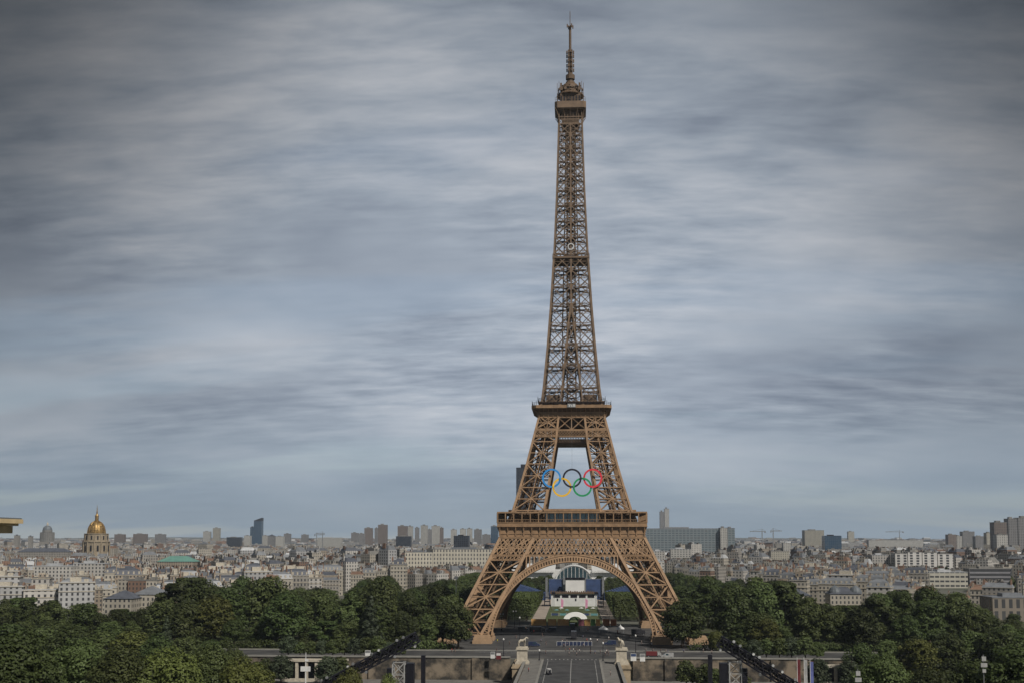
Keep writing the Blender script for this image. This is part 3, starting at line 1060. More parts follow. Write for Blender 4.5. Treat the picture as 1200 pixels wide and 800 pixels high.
# ------------------------------------------------------------------ five rings hung on the tower
def build_rings():
    spec = [('blue', (.03, .25, .62), 646.4, 559.7), ('yellow', (.75, .45, .03), 658.5, 570.4), ('black', (.02, .02, .03), 670.4, 559.7),
            ('green', (.02, .27, .10), 682.5, 570.2), ('red', (.62, .04, .06), 694.6, 559.7)]
    Y = TY - 27.2
    root = empty('interlocking_rings', at(670.4, 565, Y))
    tag(root, 'five interlocking rings in blue, yellow, black, green and red hung between the upper tower legs', 'emblem')
    cs = [at(s[2], s[3], Y) for s in spec]
    Rr = 4.3; th = .45
    # crossings: which ring passes in front
    for i, (nm, col, px, py) in enumerate(spec):
        m = pmat(nm + '_ring_paint', col, .45, 0, .06, 1)
        mb = MB()
        N = 72
        bump = []
        for j, c in enumerate(cs):
            if j == i or abs(j - i) != 1:
                continue
            d = c - cs[i]
            D = math.hypot(d.x, d.z)
            base = math.atan2(d.z, d.x)
            al = math.acos(min(1, D / 2 / Rr))
            for sgn in (-1, 1):
                ang = base + sgn * al
                # one crossing over, the other under
                P = cs[i] + Vector((Rr * math.cos(ang), 0, Rr * math.sin(ang)))
                hi = P.z > (cs[i].z + c.z) / 2
                front = hi if (i < j) else (not hi)
                bump.append((ang, -.3 if front else .3))
        rings = []
        for k in range(N):
            a = 2 * math.pi * k / N
            y = 0
            for ang, s in bump:
                dd = (a - ang + math.pi) % (2 * math.pi) - math.pi
                y += s * math.exp(-(dd / .28) ** 2)
            ca, sa = math.cos(a), math.sin(a)
            rings.append([Vector(((Rr + r_) * ca, y + q_, (Rr + r_) * sa)) + cs[i] - root.location for r_, q_ in ((-th, -.2), (th, -.2), (th, .2), (-th, .2))])
        for k in range(N):
            A, B = rings[k], rings[(k + 1) % N]
            for q in range(4):
                mb.face([A[q], B[q], B[(q + 1) % 4], A[(q + 1) % 4]], smooth=False)
        o = mb.build('ring', m, root)
        o['label'] = nm + ' ring'
    cbm = MB()
    for i in (0, 2, 4):
        c = cs[i] - root.location
        cbm.beam(c + Vector((0, .3, Rr)), c + Vector((0, .3, Rr + 24)), .07, .07)
    cbm.build('hanging_cable', M['grey_metal'], root)


build_rings()

# ------------------------------------------------------------------ trees
def leaves(lobes, n, size, squash=.85, shell=.62):
    """leaf-sized quads spread through ellipsoidal clumps; returns verts (4n,3)"""
    L = np.array(lobes, dtype=float)               # x y z r
    wgt = L[:, 3] ** 2
    idx = rng.choice(len(L), n, p=wgt / wgt.sum())
    d = rng.normal(size=(n, 3)); d /= np.linalg.norm(d, axis=1)[:, None]
    rad = L[idx, 3] * (shell + (1.05 - shell) * rng.random(n) ** .6)
    # uneven outline inside every clump
    ph = rng.random((len(L), 3)) * 6
    bump = 1 + .16 * np.sin(5 * d[:, 0] + ph[idx, 0]) * np.sin(4 * d[:, 1] + ph[idx, 1]) + .12 * np.sin(7 * d[:, 2] + ph[idx, 2])
    c = L[idx, :3] + d * (rad * bump)[:, None] * np.array([1, 1, squash])
    nrm = d + rng.normal(size=(n, 3)) * .42; nrm[:, 2] += .5
    nrm /= np.linalg.norm(nrm, axis=1)[:, None]
    t = np.cross(nrm, rng.normal(size=(n, 3))); t /= np.linalg.norm(t, axis=1)[:, None]
    b = np.cross(nrm, t)
    s = size * (.6 + .8 * rng.random(n))[:, None]
    q = np.stack([c - t * s - b * s * .15, c - b * s * .7 , c + t * s + b * s * .1, c + b * s * .75], axis=1)
    return q.reshape(-1, 3)


def fast_mesh(name, V, mat):
    n = len(V) // 4
    me = bpy.data.meshes.new(name)
    me.vertices.add(len(V)); me.vertices.foreach_set('co', V.astype(np.float32).ravel())
    me.loops.add(len(V)); me.loops.foreach_set('vertex_index', np.arange(len(V), dtype=np.int32))
    me.polygons.add(n); me.polygons.foreach_set('loop_start', np.arange(0, len(V), 4, dtype=np.int32))
    me.materials.append(mat)
    me.update(calc_edges=True)
    return me


LEAF = {'dark': leafmat('dark_foliage', (.016, .026, .009), (.072, .100, .030)),
        'mid': leafmat('mid_foliage', (.024, .039, .013), (.106, .138, .045)),
        'bright': leafmat('bright_foliage', (.036, .050, .012), (.132, .155, .042)),
        'blue': leafmat('blue_green_foliage', (.022, .036, .020), (.085, .110, .060))}
TREES = {}


def tree_proto(key, H, Rw, leaf, n, size, kind='round', trunk=.17):
    """unit tree: total height H, crown radius Rw"""
    tb = MB()
    th = H * trunk
    tb.tube([(0, 0, -1.0), (.1, 0, th * .5), (.05, .1, th), (.2, -.1, H * .62)], [Rw * .09, Rw * .07, Rw * .06, Rw * .02], 7)
    lobes = []
    ch = H - th
    if kind == 'round':
        k = 24
        for i in range(k):
            a = i * 2.4 + random.random(); f = (i + .5) / k
            zz = th + ch * (.12 + .70 * f)
            prof = math.sin(math.pi * min(1, (.18 + .78 * f))) ** .6
            rr = Rw * (.55 + .27 * random.random()) * prof
            lr = Rw * (.22 + .26 * random.random() ** 1.5)
            p = (rr * math.cos(a), rr * math.sin(a), min(zz, H - lr * .8))
            lobes.append((*p, lr))
            if i % 2 == 0:
                tb.tube([(0, 0, th * (.8 + .3 * random.random())), (p[0] * .5, p[1] * .5, (th + p[2]) / 2), (p[0] * .9, p[1] * .9, p[2])],
                        [Rw * .04, Rw * .025, Rw * .01], 5)
        lobes.append((0, 0, H - Rw * .42, Rw * .46)); lobes.append((Rw * .2, -Rw * .1, th + ch * .45, Rw * .6))
        for i in range(6):
            a = i * 1.05
            lobes.append((Rw * .62 * math.cos(a), Rw * .62 * math.sin(a), th + ch * .16, Rw * .34))
    elif kind == 'cone':
        k = 15
        for i in range(k):
            f = i / (k - 1); a = i * 2.4
            rr = Rw * (1 - f) * .55
            lobes.append((rr * math.cos(a), rr * math.sin(a), th * .6 + (H - th * .6) * f * .95, Rw * (.50 * (1 - f) + .14)))
    elif kind == 'flat':
        for i in range(16):
            a = i * 2.4; f = (i % 4) / 3
            rr = Rw * (.25 + .5 * random.random()) * (1 - f * .45)
            lobes.append((rr * math.cos(a), rr * math.sin(a), th + ch * (.15 + .72 * f), Rw * .33))
    V = leaves(lobes, n, size, .62 if kind == 'flat' else .88)
    V[:, 2] = np.where(V[:, 2] > H, H - (V[:, 2] - H) * .3, V[:, 2])
    TREES[key] = (tb.mesh('trunk', M['bark']), fast_mesh('crown', V, LEAF[leaf]), H, Rw)


for i in range(4):
    tree_proto('dark%d' % i, 24, (8.8, 7.6, 8.2, 6.8)[i], 'dark', 9000, .46)
for i in range(4):
    tree_proto('mid%d' % i, 24, (8.4, 7.4, 8.8, 6.4)[i], 'mid', 9000, .46)
for i in range(2):
    tree_proto('bright%d' % i, 20, 7.6, 'bright', 8500, .44)
tree_proto('blue0', 26, 6.0, 'blue', 4200, .6, 'cone', .15)
tree_proto('flat0', 20, 8.5, 'dark', 4600, .6, 'flat', .3)
tree_proto('near_dark0', 20, 7.2, 'dark', 24000, .235)
tree_proto('near_mid0', 20, 7.2, 'mid', 24000, .235)
tree_proto('near_bright0', 18, 7.0, 'bright', 24000, .225)
tree_proto('small0', 9, 3.2, 'mid', 2600, .3, 'round', .22)
tree_proto('small1', 9, 3.4, 'blue', 2600, .3, 'round', .18)

KIND_WORD = {'dark': 'dark green round-crowned tree', 'mid': 'mid green leafy tree', 'bright': 'yellow-green leafy tree', 'blue': 'blue-green conical conifer',
             'flat': 'dark cedar-like tree with layered boughs', 'near_dark': 'large dark green near tree', 'near_mid': 'large mid green near tree',
             'near_bright': 'large yellow-green near tree', 'small': 'small rounded green tree'}


KIND_SHORT = {'dark': 'dark green tree', 'mid': 'mid green tree', 'bright': 'yellow-green tree', 'blue': 'blue-green conifer', 'flat': 'layered cedar'}


def put_tree(key, x, y, z, h, wide=1.0, label=None, group=None):
    tr, cr, H, Rw = TREES[key]
    kw = key.rstrip('0123456789')
    name = 'conifer_tree' if kw == 'blue' else 'cedar_tree' if kw == 'flat' else 'leafy_tree'
    r = empty(name, (x, y, z), random.random() * 6.28)
    s = h / H
    r.scale = (s * wide, s * wide, s)
    t = link('trunk', tr, r); c = link('crown', cr, r)
    tag(r, label or KIND_WORD[kw], 'tree', group)
    return r


ENV = [(-60, 703), (0, 702), (60, 697), (100, 705), (155, 716), (170, 708), (190, 690), (215, 676), (240, 675), (262, 681), (285, 668), (315, 672),
       (330, 690), (350, 684), (390, 690), (400, 706), (415, 690), (428, 673), (455, 673), (470, 690), (492, 686), (520, 677), (545, 670), (575, 669),
       (671, 669), (780, 670), (800, 668), (830, 673), (850, 681), (880, 672), (920, 677), (935, 690), (950, 695), (975, 706), (1012, 708), (1030, 692),
       (1060, 685), (1090, 683), (1120, 690), (1140, 700), (1160, 716), (1200, 738), (1260, 742)]


def env(px): return lerp(ENV, px)


def landmark(px):
    if px < 60: return 'at the far left edge of the view'
    if px < 160: return 'below the golden dome'
    if px < 240: return 'below the green copper roof'
    if px < 330: return 'below the blue glass tower'
    if px < 430: return 'left of the left truss boom tip'
    if px < 500: return 'behind the left truss boom tip'
    if px < 545: return 'just left of the left tower leg'
    if px < 600: return 'behind the left tower leg'
    if px < 740: return 'in the park seen under the arch'
    if px < 800: return 'behind the right tower leg'
    if px < 870: return 'just right of the right tower leg'
    if px < 960: return 'below the long glass office'
    if px < 1040: return 'below the twin domed roofs'
    if px < 1130: return 'below the white housing block'
    return 'at the far right edge of the view'


def depth_word(y):
    return ('on the quay' if y < 535 else 'in second rank' if y < 580 else 'in third rank' if y < 640 else
            'beside the tower legs' if y < 720 else 'deep in park' if y < 900 else 'at park end')


def plant_trees():
    spots = []
    def ok(x, y, d):
        return all((x - a) ** 2 + (y - b) ** 2 > d * d for a, b in spots)
    tries = 0
    G = 'trees of the park around the tower'
    def add(x, y, h, key=None, front=False):
        if h < 8:
            return
        kk = key or random.choice(['dark0', 'dark1', 'dark2', 'dark3', 'mid0', 'mid1', 'mid2', 'mid3', 'dark1', 'flat0', 'bright0'])
        if kk == 'bright0' and random.random() < .4: kk = 'mid1'
        px = pix(x, y, h)[0]
        kw = kk.rstrip('0123456789')
        size = 'tall' if h > 25 else 'low' if h < 17 else 'middling'
        lab = '%s %s %s, %s' % (size, KIND_SHORT[kw], depth_word(y), landmark(px))
        w_ = min(1.6, (24 / h) ** .5 * random.uniform(1.0, 1.3))
        if kk == 'blue0': w_ = 1
        put_tree(kk, x, y, gz(x, y), h, w_, lab, G)
        spots.append((x, y))
    # ranks whose crown tops make the photographed outline
    for Y, step in ((520, 10.5), (548, 14), (590, 15), (640, 16)):
        px = -30
        while px < 1235:
            x = at(px, 700, Y).x
            px += step / Y * 1350 * random.uniform(.85, 1.15)
            if -74 < x < 72 or (Y > 610 and x < -215):
                continue
            y = Y + random.uniform(-9, 9)
            hm = CZ - (env(pix(x, y, 20)[0]) - 632) / 1350 * y
            if Y == 520:
                h = min(hm, random.choice([9, 11, 13, 16, 19, 22]) * random.uniform(.9, 1.1))
            else:
                h = min(hm * random.uniform(.86, 1.02), {548: 31, 590: 35, 640: 34}[Y] * random.uniform(.92, 1.05))
            add(x, y, max(h, 9))
    for Y in range(700, 1430, 42):
        for sgn in (-1, 1):
            lim = 190 if sgn < 0 else 150
            xx = 66
            while xx < lim:
                x = sgn * xx + random.uniform(-3, 3); y = Y + random.uniform(-14, 14)
                xx += random.uniform(18, 23) * (1 + (Y - 700) / 900)
                hm = CZ - (env(pix(x, y, 16)[0]) - 632) / 1350 * y
                add(x, y, min(hm, random.uniform(15, 21)), random.choice(['dark0', 'dark1', 'mid0', 'mid2']))
    for Y in (985, 1030, 1090, 1160, 1230):
        for sgn in (-1, 1):
            for xx in (27, 38, 50, 62):
                add(sgn * (xx + random.uniform(-3, 3)), Y + random.uniform(-12, 12), random.uniform(8.2, 11.5), random.choice(['mid0', 'dark1', 'mid2']))
    # trees of their own look
    add(at(196, 700, 500).x, 500, 15, 'blue0')
    c = at(435, 700, 505); add(c.x, 505, 24, 'blue0')
    c = at(537, 700, 510); put_tree('mid1', c.x, 511, 0, 20.5, 1.05, 'mid green round tree hiding the outer foot of the left tower leg', G)
    for px_, Y_, h_, k_, lab_ in ((519, 524, 20, 'dark1', 'dark green tree second from the left tower leg, behind the left boom tip'), (502, 517, 15, 'mid3', 'mid green low tree third from the left tower leg'),
                                  (552, 665, 21, 'dark0', 'dark green tree seen through the left tower leg'), (528, 560, 22, 'mid0', 'mid green tree behind the round tree at the left tower leg')):
        put_tree(k_, at(px_, 700, Y_).x, Y_, 0, h_, 1.15, lab_, G)
    c = at(800, 700, 520); put_tree('dark2', c.x, 522, 0, 22.0, 1.25, 'broad dark dome-shaped tree beside the foot of the right tower leg', G)
    c = at(908, 740, 490); put_tree('bright1', c.x, 512, 0, 14, 1.3, 'wide yellow-green tree behind the right truss boom', G)
    c = at(842, 740, 500); put_tree('bright0', c.x, 508, 0, 9, 1.1, 'low yellow-green tree just left of the right truss boom tip', G)
    # near trees on the garden slope
    NG = 'near trees on the garden slope'
    for key, px, yt, Y, wd, lab in (
            ('near_dark0', 22, 737, 225, 1.15, 'large dark tree filling the lower left corner'),
            ('near_dark0', -30, 742, 240, 1.1, 'dark tree cut by the left picture edge'),
            ('near_mid0', 92, 747, 262, 1.1, 'large mid green tree second from the lower left corner'),
            ('near_mid0', 142, 757, 245, 1.1, 'mid green broad tree below the golden dome'),
            ('near_bright0', 196, 757, 250, 1.15, 'yellow-green near tree below the green copper roof'),
            ('near_mid0', 245, 752, 275, 1.0, 'mid green near tree below the blue glass tower'),
            ('near_bright0', 282, 769, 240, 1.0, 'yellow-green near tree rightmost of the lower left clump'),
            ('near_bright0', 412, 781, 246, .62, 'bright yellow-green bush tree under the left truss boom'),
            ('near_bright0', 455, 788, 250, .5, 'bright yellow-green bush beside the left grey truss support'),
            ('near_bright0', 875, 792, 262, .45, 'yellow-green bush below the right truss boom'),
            ('near_mid0', 1035, 764, 262, 1.0, 'leafy tree right of the three banners, lit on top'),
            ('near_dark0', 1090, 779, 255, 1.1, 'dark tree below the white housing block, bottom edge'),
            ('near_dark0', 1140, 770, 270, 1.15, 'dark tree behind the right-hand white loudspeaker mast'),
            ('near_dark0', 1190, 752, 250, 1.2, 'dark tree filling the lower right corner'),
            ('near_dark0', 1235, 745, 275, 1.1, 'dark tree cut by the right picture edge')):
        p = at(px, yt, Y)
        g0 = gz(p.x, Y)
        put_tree(key, p.x, Y, g0, p.z - g0, wd, lab, NG)
    LG = 'tall plane trees on the lower quay'
    for k, (px, yt) in enumerate(((-25, 735), (12, 728), (48, 732), (84, 731), (120, 738), (152, 736), (186, 741), (218, 744), (248, 748), (274, 757),
                                  (1008, 752), (1040, 748), (1074, 745), (1108, 741), (1140, 738), (1172, 735), (1206, 737), (1235, 732))):
        Y = 452 + (k % 3) * 5
        p = at(px, yt, Y)
        key = ('mid0', 'dark1', 'mid2', 'dark0', 'mid1', 'bright0', 'dark2')[k % 7]
        sidew = ('below the golden dome' if px < 165 else 'left of the quay arcade') if px < 600 else ('right of the banners' if px < 1080 else 'far right')
        put_tree(key, p.x, Y, -8.2, p.z + 8.2, 1.25, 'tall %s on the lower quay, %s' % (KIND_SHORT[key.rstrip('0123456789')], sidew), LG)
    SG = 'shrubby trees along the near side of the quay road'
    for k, px in enumerate(list(range(338, 474, 13)) + list(range(868, 968, 15))):
        p = at(px, 744 + (k * 7) % 8, 472.5)
        lm = ('left of the quay mast' if px < 360 else 'between quay mast and boom' if px < 420 else 'behind the left boom') if px < 600 else ('behind the right boom' if px < 930 else 'above the three banners')
        tone = 'grey-green' if k % 3 == 0 else 'mid green'
        put_tree('small1' if k % 3 == 0 else 'small0', p.x, 472.5 + (k % 2), 0, p.z, 1.2, 'small %s shrubby tree on the road edge, %s' % (tone, lm), SG)
    # little trees on the lower quay
    QG = 'small trees on the lower quay'
    for key, px, yt, Y, lab in (
            ('small0', 312, 770, 447, 'small round tree left of the quay arcade'), ('small1', 330, 766, 450, 'small grey-green tree by the left jamb of the quay arcade'),
            ('small1', 384, 767, 448, 'small grey-green tree right of the white signboard mast'), ('small0', 398, 768, 452, 'small round tree at the right end of the quay arcade'),
            ('small0', 804, 772, 446, 'spreading small tree against the right quay wall'), ('small0', 826, 776, 441, 'small tree left of the right truss boom'),
            ('small0', 838, 782, 436, 'low small tree below the right truss boom tip'),
            ('small1', 958, 770, 448, 'small round tree right of the three banners'), ('small1', 996, 772, 450, 'small tree right of the right quay arcade'),
            ('small0', 300, 774, 440, 'small tree at the foot of the near clump')):
        p = at(px, yt, Y)
        put_tree(key, p.x, Y, -8.2, p.z + 8.2, 1.15, lab, QG)


plant_trees()


# ------------------------------------------------------------------ clipped park hedges
def hedge_block(x0, x1, y0, y1, h, label, n, size=.5):
    c = Vector(((x0 + x1) / 2, y0, 0))
    root = empty('clipped_tree_block', c)
    lx, ly = x1 - x0, y1 - y0
    P = rng.random((n, 3))
    side = rng.random(n)
    pos = np.empty((n, 3))
    pos[:, 0] = (P[:, 0] - .5) * lx; pos[:, 1] = P[:, 1] * ly; pos[:, 2] = 3.0 + P[:, 2] * (h - 3.0)
    top = side < .45
    pos[top, 2] = h - rng.random(top.sum()) * .8
    fr = (side >= .45) & (side < .65); pos[fr, 1] = rng.random(fr.sum()) * .9
    s1 = (side >= .65) & (side < .95); pos[s1, 0] = np.sign(pos[s1, 0]) * (lx / 2 - rng.random(s1.sum()) * .9)
    nr = np.zeros((n, 3)); nr[top, 2] = 1; nr[fr, 1] = -1; nr[s1, 0] = np.sign(pos[s1, 0])
    nr += rng.normal(size=(n, 3)) * .5
    nr /= np.linalg.norm(nr, axis=1)[:, None]
    t = np.cross(nr, rng.normal(size=(n, 3))); t /= np.linalg.norm(t, axis=1)[:, None]
    b = np.cross(nr, t)
    s = size * (.6 + .8 * rng.random(n))[:, None]
    V = np.stack([pos - t * s, pos - b * s, pos + t * s, pos + b * s], axis=1).reshape(-1, 3)
    link('crown', fast_mesh('crown', V, LEAF['mid']), root)
    nt = max(2, int(ly / 12))
    tb = MB(); tb.tube([(0, 0, 0), (0, 0, h * .7)], [.35, .2], 6)
    tm = tb.mesh('trunk', M['bark'])
    for i in range(min(nt, 12)):
        for sx in (-.3, .3):
            link('trunk', tm, root, (sx * lx, ly * (i + .5) / nt, 0))
    tag(root, label, 'clipped trees', 'clipped tree blocks along the lawn')


for sg, nm in ((-1, 'left'), (1, 'right')):
    for (a, b, y0, y1, h, n, w) in ((24.5, 42, 686, 730, 13.4, 5600, 'nearest'), (23.8, 42, 742, 800, 12.4, 5200, 'second'), (23.8, 42, 812, 850, 10.2, 3600, 'third'),
                                    (23.8, 42, 862, 905, 8.0, 3600, 'farthest')):
        x0, x1 = (sg * a, sg * b) if sg > 0 else (-b, -a)
        hedge_block(x0, x1, y0, y1, h, '%s box-clipped tree block along the %s side of the lawn, seen under the arch' % (w, nm), n)


def hedge_row():
    where = ['below the golden dome', 'below the green copper roof', 'below the blue glass tower', 'left of the left truss boom', 'behind the left truss boom',
             'just left of the left tower leg', 'just right of the right tower leg', 'behind the right truss boom', 'above the three banners', 'below the white housing block', 'at the far right']
    k = 0
    for px0, px1, h, Y in ((95, 180, 4.5, 512), (184, 250, 5.5, 511), (256, 330, 4.0, 512), (336, 395, 5.0, 511), (399, 470, 6.0, 510), (474, 533, 4.6, 511),
                           (812, 868, 4.5, 511), (872, 925, 5.5, 511), (929, 990, 4.5, 512), (994, 1075, 5.5, 511), (1080, 1215, 5, 512)):
        x0, x1 = at(px0, 740, Y).x, at(px1, 740, Y).x
        n = int((x1 - x0) * 55)
        o = empty('hedge', ((x0 + x1) / 2, Y, 0))
        lob = []
        x = x0
        while x < x1:
            r = h * random.uniform(.38, .6)
            lob.append((x - (x0 + x1) / 2, random.uniform(-.8, .8), h * random.uniform(.3, .5), r)); x += r * .9
        link('foliage', fast_mesh('foliage', leaves(lob, n, .42, 1.0, .3), LEAF[random.choice(['dark', 'mid', 'dark'])]), o)
        tag(o, 'long dense hedge along the quay edge, ' + where[k], 'hedge', 'hedges along the quay edge')
        k += 1


hedge_row()


# ------------------------------------------------------------------ buildings
FOOT = []        # footprints kept clear of city blocks
SIGHT = []       # what a landmark shows above the roofs in front of it
SHOWN = {'stone_palace': 20, 'office_building': 12, 'housing_block': 17, 'tower_block': 9, 'skyscraper': 10, 'market_hall': 8, 'long_hall': 8, 'terrace_building': 14}


def keep(x0, x1, y0, y1): FOOT.append((min(x0, x1), max(x0, x1), min(y0, y1), max(y0, y1)))


def house_mesh_parts(w, d, h, roof, rng_):
    wb, rb = MB(), MB()
    wb.box(-w / 2, w / 2, 0, d, 0, h)
    for zz in (h * .24, h * .78, h):
        wb.box(-w / 2 - .35, w / 2 + .35, -.35, d + .35, zz - .25, zz + .12, 1)
    rh = 0
    if roof == 'mansard':
        i1, h1 = 1.3, 3.3; i2, h2 = 4.6, 4.6
        rr = [(0, h + .13), (i1, h + h1), (min(i2, d / 2 - .2), h + h2)]
        for (a, z0), (b, z1) in zip(rr[:-1], rr[1:]):
            A = [(-w / 2 + a, a, z0), (w / 2 - a, a, z0), (w / 2 - a, d - a, z0), (-w / 2 + a, d - a, z0)]
            B = [(-w / 2 + b, b, z1), (w / 2 - b, b, z1), (w / 2 - b, d - b, z1), (-w / 2 + b, d - b, z1)]
            for k in range(4):
                rb.face([A[k], A[(k + 1) % 4], B[(k + 1) % 4], B[k]])
        rb.face(B)
        n = max(2, int(w / 3.4))
        for i in range(n):
            x = -w / 2 + w * (i + .5) / n
            for yy0, yy1 in ((.25, 1.6), (d - 1.6, d - .25)):
                rb.box(x - .6, x + .6, yy0, yy1, h + .5, h + 2.5, 1)
        n = max(2, int(d / 3.4))
        for i in range(n):
            y = d * (i + .5) / n
            for xx0, xx1 in ((-w / 2 + .25, -w / 2 + 1.6), (w / 2 - 1.6, w / 2 - .25)):
                rb.box(xx0, xx1, y - .6, y + .6, h + .5, h + 2.5, 1)
        rh = h2
    elif roof == 'gable':
        rh = d * .26
        P = [(-w / 2 - .4, -.4, h + .13), (w / 2 + .4, -.4, h + .13), (w / 2 + .4, d + .4, h + .13), (-w / 2 - .4, d + .4, h + .13)]
        r0, r1 = (-w / 2 + 1, d / 2, h + rh), (w / 2 - 1, d / 2, h + rh)
        rb.face([P[0], P[1], r1, r0]); rb.face([P[2], P[3], r0, r1]); rb.face([P[1], P[2], r1]); rb.face([P[3], P[0], r0])
    else:
        rb.box(-w / 2 + .05, w / 2 - .05, .05, d - .05, h + .13, h + .5)
        rb.box(-w * .2, w * .12, d * .3, d * .7, h + .5, h + 3.2, 1, 0)
        rb.box(w * .2, w * .32, d * .2, d * .4, h + .5, h + 2.1, 1, 1)
        rh = .6
    cb = MB()
    cb.box(-.35, .35, 0, min(4.5, d * .4), h + rh * .55, h + rh + 1.5)
    for i in range(4):
        cb.box(-.16, .16, .3 + i * 1.0, .6 + i * 1.0, h + rh + 1.5, h + rh + 2.2, 1)
    return wb, rb, cb, h + rh


PROTO = []


def make_protos():
    trim = M['stone']
    spec = [(16, 12, 19, 'mansard', 0, 0), (20, 13, 20, 'mansard', 1, 1), (13, 12, 17, 'mansard', 0, 0), (23, 13, 21, 'mansard', 3, 1), (18, 12, 22, 'flat', 2, 3),
            (14, 11, 16, 'gable', 0, 2), (26, 13, 24, 'flat', 5, 4), (15, 12, 18, 'mansard', 2, 0), (11, 11, 22, 'flat', 3, 3), (19, 12, 18, 'gable', 1, 0),
            (28, 13, 20, 'mansard', 0, 0), (14, 13, 23, 'mansard', 0, 1), (17, 13, 20, 'gable', 3, 1), (22, 12, 17, 'flat', 2, 4), (12, 12, 20, 'mansard', 4, 0), (17, 13, 19, 'flat', 0, 3)]
    for (w, d, h, rt, wi, ri) in spec:
        w *= .86; d *= .9
        wb, rb, cb, top = house_mesh_parts(w, d, h, rt, random)
        wm = wb.mesh('wall', [WALLS[wi], trim])
        rm = rb.mesh('roof', [ROOFS[ri], M['stone']])
        cm = cb.mesh('chimney', [WALLS[3] if wi in (0, 2, 3) else M['brick'], M['brick']])
        # one-mesh version for the small far copies
        one = MB()
        for src, off in ((wb, 0), (rb, 2)):
            one.v += []
            base = len(one.v)
            one.v += src.v; one.f += [tuple(i + base for i in f) for f in src.f]; one.m += [m + off for m in src.m]; one.s += src.s; one.uv += src.uv
        for cx in (-w / 2 + .9, w / 2 - .9):
            base = len(one.v)
            one.v += [(x + cx, y + d * .2, z) for x, y, z in cb.v]; one.f += [tuple(i + base for i in f) for f in cb.f]; one.m += [4] * len(cb.m); one.s += cb.s; one.uv += cb.uv
        om = one.mesh('apartment_building', [WALLS[wi], trim, ROOFS[ri], M['stone'], M['brick']])
        PROTO.append((w, d, h, rt, wi, ri, top, wm, rm, cm, om))


make_protos()


def big_building(name, label, cat, px0, px1, ytop, Y, depth, wall, roofm, ybot=None, extras=(), roof='flat', part='wall'):
    a, b = at(px0, ytop, Y), at(px1, ytop, Y)
    x0, x1, z1 = a.x, b.x, a.z
    z0 = gz((x0 + x1) / 2, Y) if ybot is None else at(px0, ybot, Y).z
    root = empty(name, ((x0 + x1) / 2, Y, z0))
    w, h = x1 - x0, z1 - z0
    wb = MB(); wb.box(-w / 2, w / 2, 0, depth, 0, h)
    wb.build('wall', wall, root)
    rb = MB()
    if roof == 'flat':
        rb.box(-w / 2 - .2, w / 2 + .2, -.2, depth + .2, h + .01, h + max(.5, h * .012), 0, bottom=True)
        rb.box(-w * .25, w * .1, depth * .3, depth * .7, h + max(.5, h * .012), h + max(2.5, h * .05))
    elif roof == 'hip':
        rh = min(depth, w) * .28
        P = [(-w / 2 - .5, -.5, h), (w / 2 + .5, -.5, h), (w / 2 + .5, depth + .5, h), (-w / 2 - .5, depth + .5, h)]
        e = min(depth / 2, w / 2 - .5)
        r0, r1 = (-w / 2 + e, depth / 2, h + rh), (w / 2 - e, depth / 2, h + rh)
        rb.face([P[0], P[1], r1, r0]); rb.face([P[2], P[3], r0, r1]); rb.face([P[1], P[2], r1]); rb.face([P[3], P[0], r0])
    elif roof == 'slant':
        P = [(-w / 2, 0, h), (w / 2, 0, h), (w / 2, depth, h), (-w / 2, depth, h)]
        Q = [(p[0], p[1], h + (.02 + .1 * (p[0] / w + .5)) * h) for p in P]
        for k in range(4):
            rb.face([P[k], P[(k + 1) % 4], Q[(k + 1) % 4], Q[k]])
        rb.face(Q)
    rb.build('roof', roofm, root)
    tag(root, label, cat)
    keep(x0 - 4, x1 + 4, Y - 6, Y + depth + 6)
    SIGHT.append((px0, px1, min(ytop + SHOWN.get(name, 8), 690), Y))
    return root, w, h


GW = wallmat('grey_tower_wall', (0.178, 0.174, 0.174), pu=3.6, pv=3.2, fu=.5, fv=.5, objvar=.2)
BW = wallmat('brown_tower_wall', (0.155, 0.126, 0.111), pu=3.6, pv=3.2, fu=.5, fv=.5, objvar=.2)
PW = wallmat('pale_tower_wall', (0.34, 0.333, 0.311), pu=4.2, pv=3.2, fu=.42, fv=.45, objvar=.2)
BL = wallmat('blue_glass_wall', (0.037, 0.063, 0.096), (.02, .05, .09), pu=4, pv=3.6, fu=.8, fv=.7, rough=.4, winrough=.12)
DK = wallmat('dark_glass_wall', (0.026, 0.03, 0.041), (.012, .015, .022), pu=4, pv=3.6, fu=.7, fv=.7, rough=.4, winrough=.15)
GG = wallmat('grey_green_glass_wall', (0.163, 0.185, 0.196), (.09, .12, .135), pu=7, pv=4.5, fu=.75, fv=.6, rough=.5, winrough=.12)
WG = wallmat('white_grid_wall', (0.429, 0.4, 0.333), (.13, .125, .12), pu=4.0, pv=5.2, fu=.45, fv=.62)
BZ = wallmat('beige_block_wall', (0.296, 0.281, 0.237), pu=3.6, pv=3.2, fu=.4, fv=.4)
FR = ROOFS[3]


